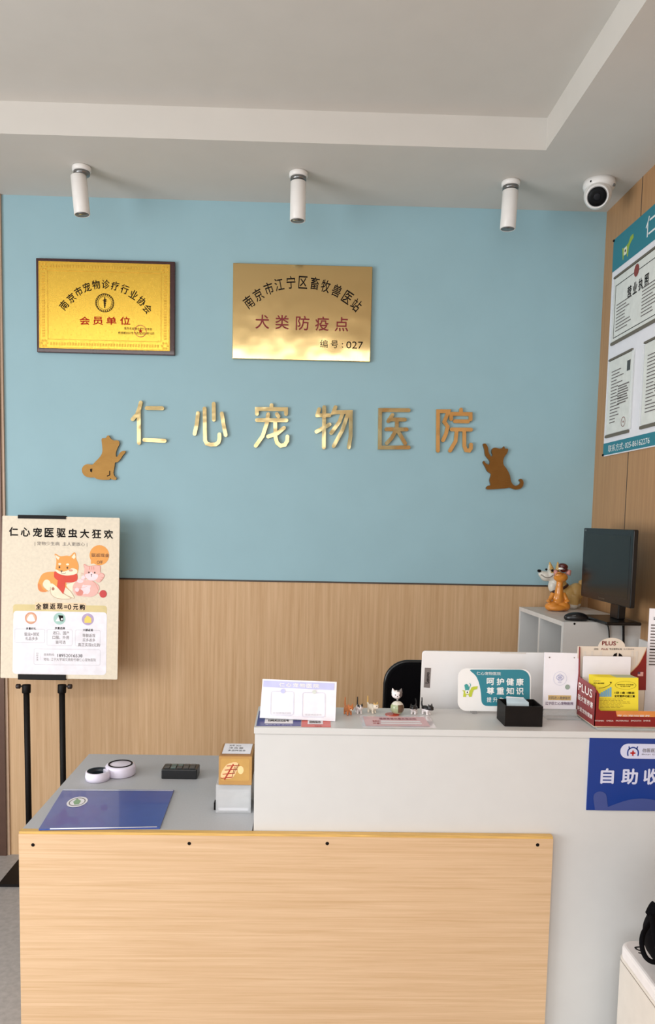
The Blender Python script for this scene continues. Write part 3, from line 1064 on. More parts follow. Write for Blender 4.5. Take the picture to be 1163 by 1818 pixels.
# table of offers
khk = mat('poster_khaki', '#DCC890', 0.6)
p.rect(103, 868, 848, 1000, khk, 1, 22)
p.rect(103, 920, 846, 1420, mat('poster_pale', '#F1ECF2', 0.6), 2, 28)
p.rect(280, 850, 682, 905, mat('poster_peach', '#F2D2AC', 0.6), 2, 4)
for ch, x in zip('全额返现', (307, 363, 419, 475)):
    p.text(ch, x - 23, 855, x + 23, 903, M_INK, 3, 0.036)
p.text('=0', 507, 862, 566, 905, M_INK, 3, 0.03); p.text('元', 580, 861, 622, 907, M_INK, 3, 0.036); p.text('购', 632, 862, 676, 909, M_INK, 3, 0.036)
for x, y, cc, c2 in ((246, 972, '#D99A7C', 'e'), (473, 977, '#A9CDC4', 'b'), (698, 982, '#B9A3C4', 'y')):
    p.ell(x, y, 48, 47, mat('badge' + c2, cc, 0.6), 3)
    if c2 == 'e':
        p.ell(x, y, 36, 36, mat('badge_in', '#E9BC9C', 0.6), 3.4); p.poly([(x - 30, y + 20), (x - 15, y - 20), (x + 10, y - 28), (x + 28, y + 5), (x + 30, y + 25)], M_INKW, 4, True)
    elif c2 == 'b':
        p.poly([(x - 32, y + 20), (x - 10, y - 15), (x + 10, y + 20)], M_INKW, 4); p.poly([(x - 10, y - 28), (x + 30, y - 25), (x + 30, y + 20), (x + 5, y + 18)], M_INK, 4.2); p.rect(x + 12, y - 5, x + 26, y + 12, M_INKW, 4.6)
    else:
        p.poly([(x - 27, y + 28), (x - 27, y - 5), (x - 5, y - 32), (x + 28, y - 10), (x + 28, y + 28)], mat('badge_yellow', '#F0D368', 0.6), 4)
for s, x0, y0, x1, y1 in (('多重好礼', 207, 1045, 288, 1065), ('多重选择', 436, 1042, 517, 1062), ('大额返现', 658, 1057, 739, 1077)):
    p.text(s, x0, y0, x1, y1, M_INK, 3, 0.03)
for s, x0, y0, x1, y1 in (('驱虫+领奖', 193, 1085, 312, 1115), ('礼品多多', 202, 1121, 302, 1148), ('进口、国产', 420, 1076, 550, 1104), ('口服、外用', 418, 1112, 548, 1140), ('皆可选', 444, 1150, 522, 1177),
                          ('等额返现', 655, 1097, 757, 1124), ('买多返多', 656, 1133, 757, 1160), ('真正实现0元购', 620, 1171, 794, 1198)):
    p.text(s, x0, y0, x1, y1, M_INKG, 3, 0.006)
gl = mat('poster_line', '#CFCBD2', 0.6)
for r in ((116, 1058, 358, 1168), (372, 1062, 576, 1192), (597, 1067, 798, 1197), (268, 1218, 798, 1345)):
    p.frame(*r, 3, gl, 2.6, 14)
for k, ch in enumerate('扫码咨询'):
    p.text(ch, 289, 1245 + k * 17, 303, 1259 + k * 17, M_INKG, 3)
p.line([(322, 1245), (322, 1308)], 2, gl, 3)
p.text('咨询热线:', 347, 1252, 432, 1272, M_INKG, 3); p.text('18952016538', 455, 1258, 655, 1282, M_INK, 3, 0.01)
p.text('地址: 江宁大学城文鼎街竹塘仁心宠物医院', 347, 1290, 762, 1314, M_INKG, 3)
p.done('print', po)

# ================================================================== RECEPTION DESK AND COUNTER
DX0, DX1, DYF, DYB = -0.692, 0.661, 1.865, 2.491
t = thing('reception_desk', 'low reception desk with light wood front board and grey top left of white counter', 'desk', ((DX0 + DX1) / 2, 2.1, 0))
bm = bmesh.new()
box(bm, (DX0, DYF, 0.0), (DX1, DYF + 0.018, DESK - 0.0065))
obj('front_board', bm, M_DESKWOOD, t)
obj('edge_band', nbox((DX0 + .001, DYF + .0005, DESK - 0.0065), (DX1 - .001, DYF + .018, DESK)), M_EDGE, t, bevel=0.001)
obj('desktop', nbox((DX0 + .004, DYF + .0185, DESK - .025), (-0.108, DYB, DESK)), M_GREYTOP, t)
obj('side_panel', nbox((DX0 + .003, DYF + .0185, 0), (DX0 + .021, DYB - .02, DESK - .0255)), M_DESKWOOD, t)
for px, py in ((58.5, 1500), (336, 1497.5), (581, 1497.5), (954.5, 1500)):
    q = PY(px, py, DYF)
    bm = bmesh.new()
    lathe(bm, [(0.0042, -0.004), (0.0045, 0.0004), (0.003, 0.0008)], (q.x, DYF, q.z), (0, -1, 0), n=16)
    obj('screw_hole', bm, M_INK, t)
t = thing('reception_counter', 'tall white reception counter with narrow ledge behind the wood front board', 'counter', (0.6, 2.0, 0))
CX0, CX1 = -0.104, 1.294
obj('front_panel', nbox((CX0, 1.885, 0), (CX1, 1.903, 1.0035)), M_WHITE, t, bevel=0.0012)
obj('ledge', nbox((CX0 - .002, 1.880, 1.0042), (CX1, 2.093, LEDGE)), M_WHITE, t, bevel=0.0015)
obj('side_panel', nbox((CX0, 1.9035, 0), (CX0 + .018, 2.09, 1.0035)), M_WHITE, t)
obj('back_panel', nbox((CX0 + .0185, 2.072, 0), (CX1, 2.09, 1.0035)), M_WHITE, t)
LT = PY(751, 1155, 2.15).z
WZ = LT - 0.275
obj('work_surface', nbox((CX0 + .02, 2.0905, WZ - .03), (CX1, 2.56, WZ)), M_WHITE, t)
obj('surface_support', nbox((0.05, 2.095, 0), (0.068, 2.5, WZ - .0305)), M_WHITE, t)

# ---- blue self service sign on the counter front
p = Face((0, 1.8845, 0), RIGHT, UP, 0.0004)
M_NAVY = mat('sign_navy', '#12398A', 0.35, var=0.01)
M_NAVY2 = mat('sign_slate', '#44528F', 0.4, var=0.01)
M_LAV = mat('sign_lavender', '#D3D6EE', 0.4, var=0.0)
a, b, c, d = p.bounds(1045, 1310, 1163, 1438)
a0 = p.loc(1043.5, 1375).x
W_ = 0.40
bm = bmesh.new()
p.solid([(a0, b), (a0 + W_, b), (a0 + W_, d), (a0, d)], 0.0, 0.003, 0, bm)
sg = obj('self_service_sign', bm, M_NAVY, None, loc=(a0 + W_ / 2, 1.884, b))
tagt(sg, 'dark blue sign with white characters and rounded logo bar on white counter front', 'sign')
p = Face((0, 1.8813, 0), RIGHT, UP, 0.0004).view(1000, 1270, 7.135)
k = (p.loc(800, 700) - p.loc(700, 700)).length / 100
a, b2, c, d2 = p.bounds(722, 360, 1163, 548)
p.fan(rrect(a, b2, a + 0.235, d2, 0.03), M_LAV, 1)
p.line([(818, 508), (815, 470), (830, 430), (885, 405), (935, 430), (950, 470), (945, 508)], 16, M_NAVY, 2, True)
p.line([(838, 425), (833, 398)], 15, M_NAVY, 2); p.line([(930, 425), (940, 398)], 15, M_NAVY, 2)
p.rect(848, 468, 914, 486, M_INKR, 2); p.rect(872, 445, 890, 512, M_INKR, 2.4)
p.text('伯医医', 1000, 418, 1160, 468, M_INKG, 2, 0.012)
p.text('Boyi Digital', 995, 486, 1290, 506, M_INKG, 2)
p.text('自', 472, 668, 642, 866, M_LAV, 2, 0.035)
p.text('助', 735, 672, 945, 874, M_LAV, 2, 0.035)
p.text('收', 1015, 672, 1215, 878, M_LAV, 2, 0.035)
p.text('银', 1290, 674, 1490, 880, M_LAV, 2, 0.035)
lo = p.loc(300, 1202).y
bt = [p.loc(*q) for q in ((403, 1202), (392, 1130), (381, 1050), (392, 1000), (430, 970), (480, 964), (525, 985), (548, 1025), (556, 1090), (566, 1160))]
p.fan(catmull(bt, 3) + [Vector((p.loc(566, 1160).x, lo))], M_NAVY2, 1)
cc = p.loc(1000, 1300)
rr = k * 470
arcp = []
p0 = p.loc(566, 1160)
for i in range(25):
    tt = i / 24
    arcp.append((p0.x + tt * k * 850, p0.y + k * 115 * sin(pi * tt)))
p.fan([(p0.x, lo)] + arcp + [(p0.x + k * 850, lo)], M_NAVY2, 1.2)
p.done('print', sg)

# ================================================================== ON THE DESK
# ---- blue folder
Zd = Face((0, 0, DESK + 0.0045), RIGHT, Vector((0, 1, 0)), 0.0003)
cor = [Zd.loc(66, 1473), Zd.loc(285, 1470), Zd.loc(309, 1402), Zd.loc(112, 1401)]
bm = bmesh.new()
Zd.solid([cor[0] + Vector((.002, .004)), cor[1] + Vector((-.002, .004)), cor[2], cor[3]], -.0042, 0, 0, bm)
fo = obj('blue_folder', bm, mat('folder_blue', '#34509E', 0.3, var=0.04, coat=0.3), None, loc=(*((cor[0] + cor[2]) / 2), DESK), bevel=0.001)
tagt(fo, 'blue plastic document folder with round white sticker lying on grey desk', 'folder')
Zd.fan([cor[3] + Vector((.001, -.012)), cor[2] + Vector((-.001, -.012)), cor[2] + Vector((-.001, -.001)), cor[3] + Vector((.001, -.001))], mat('folder_clear_edge', '#9DA9C8', 0.15, coat=0.6), 1)
Zd.done('clear_spine', fo)
Zs = Face((0, 0, DESK + 0.0048), RIGHT, Vector((0, 1, 0)), 0.0003)
Zs.ell(137, 1424, 17.5, 9.5, M_PAPER, 1)
Zs.poly([(130, 1424), (137, 1418), (144, 1422), (140, 1428), (132, 1429)], mat('sticker_green', '#8FB08A', 0.6), 2)
Zs.ering(137, 1424, 14, 7.3, 1.5, M_INKG, 2)
Zs.done('sticker', fo)
bm = bmesh.new()
e0, e1 = Zd.W(cor[0] + Vector((.03, .006))), Zd.W(cor[1] + Vector((-.01, .006)))
tube(bm, [e0, e1], 0.0016, 8)
obj('sleeve_edge_glare', bm, mat('sleeve_glare_pale', '#D9DEEA', 0.05, coat=1.0), fo, smooth=True)  # pale rod paints the white glare along the clear lower edge

# ---- round handheld scanner with loop handle
c = PZ(211, 1381, DESK)
c = Vector((c.x - .002, c.y + 0.03, DESK))
t = thing('handheld_scanner', 'white round handheld scanner with dark loop handle on the grey desk', 'scanner', c)
M_LIL = mat('lilac_white_plastic', '#E3DCEC', 0.3, var=0.02)
bm = bmesh.new()
R_ = 0.046
lathe(bm, [(R_ * .9, 0.0005), (R_, 0.005), (R_, 0.026), (R_ * .95, 0.031), (R_ * .82, 0.033), (0.002, 0.0345)], c, n=40)
obj('scanner_head', bm, M_LIL, t, smooth=True)
bm = bmesh.new()
lathe(bm, [(R_ * .80, 0.0334), (R_ * .80, 0.0352), (R_ * .70, 0.0352), (R_ * .70, 0.0334)], c, n=40, cap=False)
obj('head_ring', bm, M_INK, t, smooth=True)
hd = Vector((-0.75, -0.62, 0)).normalized()
hc = c + hd * 0.074
bm = bmesh.new()                                   # the loop: an oval ring lying on the desk
n = 36
rings = []
sd = Vector((-hd.y, hd.x, 0))
for i in range(n):
    an = 2 * pi * i / n
    dirv = hd * cos(an) + sd * sin(an)
    sec = []
    for (rr, zz) in ((0.035, .001), (0.037, .012), (0.035, .026), (0.031, .028), (0.029, .013), (0.030, .001)):
        sec.append(bm.verts.new(hc + dirv * rr + Vector((0, 0, zz))))
    rings.append(sec)
for i in range(n):
    a_, b_ = rings[i], rings[(i + 1) % n]
    for k in range(6):
        f = bm.faces.new((a_[k], a_[(k + 1) % 6], b_[(k + 1) % 6], b_[k]))
        f.material_index = 1 if k in (3, 4) else 0
bmesh.ops.recalc_face_normals(bm, faces=bm.faces[:])
obj('loop_handle', bm, [M_LIL, mat('scanner_grip_dark', '#15212B', 0.35)], t, smooth=True)
bm = bmesh.new()
obox(bm, c + hd * 0.036 - sd * 0.016 + Vector((0, 0, .001)), hd * 0.014, sd * 0.032, Vector((0, 0, .024)))
obj('handle_neck', bm, M_LIL, t, bevel=0.003)

# ---- small black keypad
q0 = PZ(286, 1383.5, DESK); q1 = PZ(350, 1383, DESK)
t = thing('keypad', 'small black handheld keypad with a row of grey keys on the grey desk', 'keypad', (q0 + q1) / 2)
w = (q1 - q0).x
bm = bmesh.new()
obox(bm, (q0.x, q0.y, DESK + .0005), Vector((w, 0, 0)), Vector((0.002, .055, 0)), Vector((0, 0.001, .030)))
obj('body', bm, M_BLACKP, t, bevel=0.003)
for k in range(5):
    for r in range(2):
        bm = bmesh.new()
        box(bm, (q0.x + .008 + k * (w - .012) / 5, q0.y + .010 + r * .020, DESK + .0307), (q0.x + .004 + (k + .82) * (w - .012) / 5 + .003, q0.y + .026 + r * .020, DESK + .0335))
        obj('key', bm, mat('key_teal_grey', '#5C6B66', 0.4) if (k in (1,) or (k == 2 and r)) else mat('key_grey', '#4A4744', 0.4), t)

# ---- clear box and orange box stacked beside the counter
q0 = PZ(383, 1443.5, DESK); q1 = PZ(446, 1443, DESK)
yb = q0.y
x0, x1 = q0.x, q1.x - .001
zt_ = PY(400, 1394, yb).z
t = thing('clear_plastic_box', 'clear plastic box under the orange box, beside the white counter', 'box', ((x0 + x1) / 2, yb + .05, DESK))
M_CLR = mat('clear_box_plastic', '#E9E9EA', 0.12, var=0.0, alpha=0.35)
zl = DESK + .0008
bm = bmesh.new()
wl = .002
for ab in (((x0, yb, zl), (x1, yb + wl, zt_ - .001)), ((x0, yb + .098, zl), (x1, yb + .1, zt_ - .001)), ((x0, yb + wl, zl), (x0 + wl, yb + .098, zt_ - .001)), ((x1 - wl, yb + wl, zl), (x1, yb + .098, zt_ - .001)), ((x0 + wl, yb + wl, zl), (x1 - wl, yb + .098, zl + wl)), ((x0, yb, zt_ - .001), (x1, yb + .1, zt_ + .001))):
    box(bm, *ab)
obj('shell', bm, M_CLR, t)
bm = bmesh.new()
box(bm, (x0 + .005, yb + .006, zl + .0065), (x1 - .005, yb + .094, zt_ - .014))
obj('frosted_insert', bm, mat('frosted_white', '#B3B0AE', 0.3, var=0.22, scale=70), t, bevel=0.006)
bm = bmesh.new()
box(bm, (x0 + .007, yb + .0038, zl + .0045), (x1 - .007, yb + .0055, zl + .0125))
obj('bright_strip', bm, M_PAPER, t)
bm = bmesh.new()
box(bm, (x0 - .0075, yb + .02, zl), (x0 - .001, yb + .045, zl + .019))
bl_ = obj('binder_clip', bm, M_BLACK, None, loc=(x0 - .004, yb + .03, DESK), bevel=0.002)
tagt(bl_, 'tiny black clip on the desk left of the clear box', 'clip')
M_BOXO = mat('box_orange', '#B98A4C', 0.45, var=0.03)
zo = zt_ + .0015
zt2 = PY(420, 1343, yb).z
o0, o1 = PY(388.5, 1370, yb).x, PY(447, 1370, yb).x
o1 = min(o1, CX0 - .004)
bm = nbox((o0, yb - .001, zo), (o1, yb + .115, zt2))
t = obj('orange_carton', bm, [M_BOXO], None, loc=((o0 + o1) / 2, yb + .05, zo), bevel=0.003)
tagt(t, 'small orange carton with a white label on top of the clear box', 'carton')
bm = bmesh.new()
box(bm, (o0 + .003, yb + .003, zt2), (o1 - .003, yb + .113, zt2 + .0012))
obj('brown_top', bm, mat('carton_brown', '#A9794A', 0.6), t)
p = Face((0, 0, zt2 + .0014), RIGHT, Vector((0, 1, 0)), .0003)
p.fan([(o0 + .006, yb + .018), (o1 - .006, yb + .018), (o1 - .004, yb + .11), (o0 + .006, yb + .11)], M_PAPER, 1)
for k, s in enumerate(('多品种混合', '净含量', '批号 2023')):
    p.text_uv(s, o0 + .02, yb + .04 + k * .022, o1 - .02 - .008 * k, yb + .054 + k * .022, M_INKG if k else M_INK, 2)
p.done('label', t)
p = Face((0, yb - .0012, 0), RIGHT, UP, .0003).view(340, 1290, 8.307)
orr = mat('carton_pale', '#F0C08C', 0.5); red = mat('carton_red', '#A8371F', 0.5)
p.fan(rrect(*p.bounds(430, 470, 855, 800), .006), mat('carton_amber', '#C3954F', 0.45), 1)
p.poly([(430, 740), (520, 560), (690, 540), (610, 750)], orr, 2, True)
p.ell(725, 640, 45, 60, mat('carton_pale2', '#EFC98F', 0.5), 2)
p.line([(490, 775), (615, 560)], 22, red, 3)
for k in range(4):
    p.line([(435 + k * 30, 760 - k * 60), (600 + k * 35, 745 - k * 58)], 12, red, 2.6)
for k in range(3):
    p.line([(600 + k * 30, 740 - k * 50), (635 + k * 30, 590 - k * 20)], 9, mat('carton_dkbrown', '#7A4A22', 0.5), 2.8)
p.done('print', t)

# ================================================================== ON THE LEDGE
L0 = LEDGE + .0003
# ---- cards lying on the ledge
Lf = Face((0, 0, LEDGE + .0004), RIGHT, Vector((0, 1, 0)), .0003)
Lf.view(440, 1180, 5.815)
blu = mat('card_blue', '#2C2F86', 0.35); crd = mat('card_red', '#D8584B', 0.35)
bm = bmesh.new()
Lf.solid([Lf.loc(*q) for q in ((88, 632), (547, 634), (552, 500), (118, 480))], -.0002, .0007, 0, bm)
o = obj('payment_card', bm, blu, None, loc=Lf.W(Lf.loc(310, 600)))
tagt(o, 'blue printed card lying flat on the ledge under the tilted white sign', 'card')
g = Face((0, 0, LEDGE + .0012), RIGHT, Vector((0, 1, 0)), .0003).view(440, 1180, 5.815)
g.fan([g.loc(*q) for q in ((172, 608), (465, 610), (468, 560), (180, 550))], M_PAPER, 1)
g.text('扫码关注公众号', 210, 566, 425, 590, M_INK, 2, .02); g.text('微信支付 支付宝', 180, 619, 460, 628, M_LAV, 2)
g.done('print', o)
bm = bmesh.new()
Lf.solid([Lf.loc(*q) for q in ((552, 640), (858, 644), (850, 560), (560, 550))], -.0002, .0007, 0, bm)
o = obj('payment_card', bm, crd, None, loc=Lf.W(Lf.loc(705, 610)))
tagt(o, 'red printed card lying flat on the ledge beside the blue card', 'card')
g = Face((0, 0, LEDGE + .0012), RIGHT, Vector((0, 1, 0)), .0003).view(440, 1180, 5.815)
g.fan([g.loc(*q) for q in ((617, 616), (775, 618), (776, 572), (620, 570))], M_PAPER, 1)
g.text('团购验券', 635, 582, 755, 606, M_INKG, 2, .02); g.text('欢迎光临', 690, 630, 760, 640, M_INK, 2)
g.done('print', o)

# ---- tilted acrylic payment sign
yb = 1.945
bl0, br0 = PY(461, 1274.5, yb), PY(598, 1281, yb)
tl = Vector((0, .05, .13))
q_ = math.atan2(.045, .135)
upv = Vector((0, sin(q_), cos(q_)))
base = PY(461, 1276, yb)
t = thing('payment_sign', 'tilted white acrylic sign with lavender header and two empty code frames on ledge', 'counter sign', (base.x + .1, yb, LEDGE))
P = Face((0, yb, base.z), RIGHT, upv)
P.view(440, 1190, 6.461)
poly = [P.loc(*q) for q in ((136, 545), (1003, 585), (1020, 133), (170, 100))]
bm = bmesh.new()
P.solid(poly, -.004, 0, 0, bm)
obj('acrylic_panel', bm, mat('acrylic_white', '#F4F2FA', 0.12, coat=0.5), t)
bm = bmesh.new()
xm0, xm1 = poly[0].x + .004, poly[1].x - .004
pp = P.W((xm0, min(poly[0].y, poly[1].y)), -.004)
box(bm, (xm0 + .02, yb + .002, LEDGE + .0018), (xm1 - .02, yb + .085, LEDGE + .0045))
box(bm, (xm0 + .02, yb + .002, LEDGE + .0045), (xm1 - .02, yb + .006, LEDGE + .012))
obj('clear_foot', bm, M_GLASS, t)
p = Face(P.W((0, 0), .0003), RIGHT, upv, .0003).view(440, 1190, 6.461)
lav = mat('sign_header_lavender', '#C6C8EE', 0.4); lavl = mat('sign_line_lavender', '#D9D8E6', 0.4)
p.poly([(180, 118), (995, 150), (990, 228), (175, 190)], lav, 1)
for ch, x, dy in zip('仁心宠物医院', (392, 470, 550, 628, 706, 785), (0, 3, 6, 9, 12, 15)):
    p.text(ch, x - 32, 142 + dy, x + 32, 188 + dy, M_INKW, 2, .03)
p.frame(258, 238, 530, 518, 9, lavl, 1, 30); p.frame(622, 252, 890, 540, 9, lavl, 1, 30)
p.ell(404, 238, 26, 26, lav, 2); p.ell(762, 248, 24, 22, mat('sign_mint', '#D8DED6', 0.4), 2)
lt = mat('sign_pale_grey', '#C8C6CC', 0.5)
p.text('欢迎微信扫码', 285, 480, 492, 501, lt, 2); p.text('欢迎添加咨询', 655, 500, 845, 521, lt, 2)
p.done('print', t)

# ---- pink laminated sheet
bm = bmesh.new()
Lf2 = Face((0, 0, LEDGE + .0004), RIGHT, Vector((0, 1, 0)), .0003).view(590, 1150, 5.538)
Lf2.solid([Lf2.loc(*q) for q in ((300, 780), (1022, 786), (955, 675), (265, 668))], -.0002, .0006, 0, bm)
o = obj('laminated_sheet', bm, mat('laminate_clear', '#E6DEE2', 0.15, coat=0.6), None, loc=Lf2.W(Lf2.loc(640, 730)))
tagt(o, 'pink printed laminated sheet lying flat on the white ledge before the cat figurines', 'sheet')
g = Face((0, 0, LEDGE + .0011), RIGHT, Vector((0, 1, 0)), .0003).view(590, 1150, 5.538)
g.fan([g.loc(*q) for q in ((330, 770), (965, 774), (905, 682), (300, 676))], mat('sheet_pink', '#E5BFC4', 0.4), 1)
g.fan([g.loc(*q) for q in ((480, 752), (885, 756), (878, 742), (478, 738))], M_PAPER, 2)
g.fan([g.loc(*q) for q in ((480, 732), (870, 736), (862, 722), (478, 718))], M_PAPER, 2)
g.text('健康套餐优惠充值说明', 460, 692, 820, 710, mat('sheet_rose', '#B06A78', 0.5), 2, .01)
g.text('会员价', 395, 716, 465, 730, mat('sheet_red', '#C05050', 0.5), 2, .01); g.text('优惠', 400, 738, 465, 750, mat('sheet_red', '#C05050'), 2, .01)
g.done('print', o)

# ---- cat figurines
MC = {'orange': mat('figurine_orange', '#D9834A', 0.35), 'cream': mat('figurine_cream', '#EFE4D2', 0.35), 'white': mat('figurine_white', '#EDE6E6', 0.35), 'black': mat('figurine_black', '#1C1B1D', 0.35),
      'yellow': mat('figurine_yellow', '#E8BC6A', 0.35), 'pink': mat('figurine_pink', '#E3B3AE', 0.4)}


def cat(px, py, s, yaw, lab, names, pick, tail=(-.3, 1.0)):
    c = PZ(px, py, LEDGE)
    c.z = LEDGE
    bm = bmesh.new()
    k = s
    ball(bm, (-.1 * k, 0, .40 * k), (.34 * k, .22 * k, .23 * k), seg=16)
    ball(bm, (.10 * k, 0, .42 * k), (.2 * k, .2 * k, .2 * k), seg=14)
    ball(bm, (.32 * k, 0, .52 * k), (.21 * k, .23 * k, .2 * k), seg=16)
    ball(bm, (.48 * k, 0, .47 * k), (.09 * k, .12 * k, .09 * k), seg=12)
    for sy in (-1, 1):
        tube(bm, [(.30 * k, sy * .13 * k, .62 * k), (.29 * k, sy * .17 * k, .84 * k)], lambda q: (.09 - .07 * q) * k, 8)
        for sx in (-.26, .14):
            tube(bm, [(sx * k, sy * .12 * k, .36 * k), (sx * k, sy * .13 * k, .02 * k)], .075 * k, 8)
            ball(bm, ((sx + .03) * k, sy * .13 * k, .05 * k), (.09 * k, .075 * k, .05 * k), seg=10)
    tube(bm, [(-.38 * k, 0, .45 * k), (-.47 * k, 0, .70 * k), ((-.42 + tail[0] * .1) * k, 0, .92 * k), ((-.38 + tail[0] * .3) * k, 0, (1.05 + .1 * tail[1]) * k)], lambda q: (.075 - .035 * q) * k, 8)
    b2 = blob(bm, s * .035, 3)
    for f in b2.faces:
        m = f.calc_center_median() / k
        f.material_index = pick(m)
    b2.transform(Matrix.Translation(c) @ Matrix.Rotation(yaw, 4, 'Z'))
    o = obj('cat_figurine', b2, [MC[n_] for n_ in names], None, loc=c, smooth=True)
    tagt(o, lab, 'figurine', 'tiny standing cat figurines on the ledge')
    bm = bmesh.new()
    for sy in (-1, 1):
        ball(bm, (.49 * k, sy * .10 * k, .57 * k), .03 * k, seg=8)
    ball(bm, (.57 * k, 0, .49 * k), .025 * k, seg=8)
    bm.transform(Matrix.Translation(c) @ Matrix.Rotation(yaw, 4, 'Z'))
    obj('eyes_and_nose', bm, M_INK, o)


cat(618, 1269, .040, radians(-65), 'tiny orange cat figurine, first from the left on the ledge', ('orange', 'cream'), lambda m: 1 if (m.x > .25 and m.z < .5 and abs(m.y) < .1) else 0)
cat(637, 1267, .038, radians(-80), 'tiny black and white cat figurine between the orange and cream ones', ('white', 'black'), lambda m: 1 if (m.z > .60 or m.x < -.36) and not (m.x > .3 and abs(m.y) < .06) else 0)
cat(661, 1266, .040, radians(-50), 'tiny cream cat figurine with yellow tail and ears on the ledge', ('cream', 'yellow'), lambda m: 1 if (m.z > .68) else 0)
cat(735, 1268, .038, radians(-115), 'tiny black cat figurine with white chest beside the globe cat', ('black', 'white'), lambda m: 1 if (m.z < .36 or (m.x > .3 and m.z < .48)) else 0, (.5, .6))
cat(757.5, 1269, .040, radians(-50), 'tiny black cat figurine with white belly, rightmost beside laptop', ('black', 'white'), lambda m: 1 if (m.z < .40) else 0)
# ---- nodding cat on a coloured ball
c = PZ(705, 1269, LEDGE); c.z = LEDGE
t = thing('nodding_cat_figurine', 'white and grey cat head on a green and brown ball body, tallest ledge figurine', 'figurine', c)
bm = bmesh.new()
ball(bm, c + Vector((0, 0, .0195)), (.0185, .0175, .0190), seg=28)
mats_ = [mat('ball_green', '#A9B48E', 0.15, var=0.15), mat('ball_brown', '#6B5542', 0.15, var=0.2), mat('ball_red', '#C65A48', 0.2), mat('ball_white', '#E2DED0', 0.15)]
for f in bm.faces:
    m = f.calc_center_median() - c
    f.material_index = 2 if m.z < .006 and m.x < .008 else (3 if m.z > .031 else (1 if m.x > .001 and noise.noise(m * 90) > -.25 else 0))
obj('ball_body', bm, mats_, t, smooth=True)
bm = bmesh.new()
lathe(bm, [(.004, .038), (.0028, .041), (.004, .046)], c, n=12)
obj('neck', bm, M_STEEL, t, smooth=True)
bm = bmesh.new()
hc = c + Vector((-.002, 0, .056))
ball(bm, hc, (.0145, .0125, .0115), seg=18)
for s in (-1, 1):
    tube(bm, [hc + Vector((s * .009, 0, .006)), hc + Vector((s * .0125, 0, .0175))], lambda q: .0055 * (1 - q) + .0008, 10)
b2 = blob(bm, .0011, 3)
for f in b2.faces:
    m = f.calc_center_median() - hc
    f.material_index = 1 if m.x > .006 or m.z > .009 and m.x > 0 else 0
obj('head', b2, [MC['white'], mat('figurine_grey', '#6E6664', 0.4)], t, smooth=True)
bm = bmesh.new()
for s in (-1, 1):
    ball(bm, hc + Vector((s * .0055, -.0112, .001)), .0016, seg=8)
ball(bm, hc + Vector((0, -.0124, -.003)), .0012, seg=8)
obj('eyes_and_nose', bm, M_INK, t)
bm = bmesh.new()
lathe(bm, [(.0185, .0003), (.019, .001), (.0185, .0025)], c + Vector((-.014, -.003, 0)), n=24)
obj('red_tray', bm, mats_[2], t)

# ---- laptop behind the counter, its lid towards the visitor
YL = 2.15
P = Face((0, YL, WZ), RIGHT, Vector((0, -.06, 1)))
l0, l1 = P.loc(746, 1250).x, P.loc(746, 1250).x + .425
ltop = P.loc(751, 1155.5).y
t = thing('laptop', 'open white laptop with its lid back facing the visitor behind the counter', 'laptop', ((l0 + l1) / 2, YL + .12, WZ))
bm = bmesh.new()
P.solid(rrect(l0, .012, l1, ltop, .010), -.006, 0.003, 0, bm)
lid = obj('screen_lid', bm, mat('laptop_white', '#EEEBEA', 0.3, var=0.01), t, bevel=0.0012)
bm = bmesh.new()
P.solid(rrect(l0 + .008, .022, l1 - .008, ltop - .01, .004), -.0068, -.0061, 0, bm)
obj('screen', bm, M_BLACKP, lid)
bm = nbox((l0, YL + .006, WZ + .0008), (l1, YL + .27, WZ + .016))
kb = obj('keyboard_base', bm, mat('laptop_white', '#EEEBEA'), t, bevel=0.003)
bm = bmesh.new()
for r in range(5):
    for k in range(14):
        box(bm, (l0 + .04 + k * .0247, YL + .04 + r * .02, WZ + .0161), (l0 + .04 + k * .0247 + .02, YL + .056 + r * .02, WZ + .0175))
obj('keyboard', bm, mat('laptop_key_grey', '#C9C7C8', 0.4), kb)
p = Face(P.W((0, 0), .0034), RIGHT, P.v, .0003).view(740, 1130, 3.8767)
p.poly([(55, 215), (98, 217), (90, 354), (48, 350)], mat('badge_steel', '#8E8684', 0.35, metal=0.5), 1)
q0 = p.loc(73, 284)
vs = .0235
p.text_uv('Lenovo', q0.x - .0165, q0.y - .0055, q0.x + .0165, q0.y + .0055, M_INK, 2, .03, radians(90))
p.poly([(572, 108), (752, 112), (752, 119), (572, 115)], mat('lid_tab_beige', '#D8CFC6', 0.5), 1)
p.done('badge', lid)

# ---- teal message sign leaning in front of the laptop
YS = 2.035
P = Face((0, YS, LEDGE), RIGHT, Vector((0, .10, 1))).view(740, 1130, 3.8767)
pts = [(372, 232), (380, 226), (450, 225), (738, 224), (768, 240), (783, 275), (783, 420), (775, 500), (740, 512), (390, 514), (340, 508), (305, 490), (283, 455), (283, 330), (290, 280), (315, 250)]
bm = bmesh.new()
uv = [Vector(q) for q in rrect(*P.bounds(284, 222, 785, 515), P.loc(350, 300).x - P.loc(290, 300).x, 8)]
low = min(q.y for q in uv)
P.solid(uv, -.003, 0, 0, bm)
t = obj('message_sign', bm, mat('sign_white', '#F0EEEC', 0.3, var=0.01), None, loc=P.W((sum(q.x for q in uv) / len(uv), low)))
tagt(t, 'white and teal rounded sign with green dog logo leaning before the laptop', 'counter sign')
p = Face(P.W((0, 0), .0003), RIGHT, P.v, .0003).view(740, 1130, 3.8767)
tp = [(368, 236), (374, 229), (390, 228), (560, 228), (700, 228), (735, 233), (758, 247), (773, 270), (778, 300), (778, 370), (777, 430), (773, 455), (760, 471), (735, 477), (600, 478), (490, 478), (463, 472), (447, 452), (443, 415), (440, 380), (428, 320), (405, 270)]
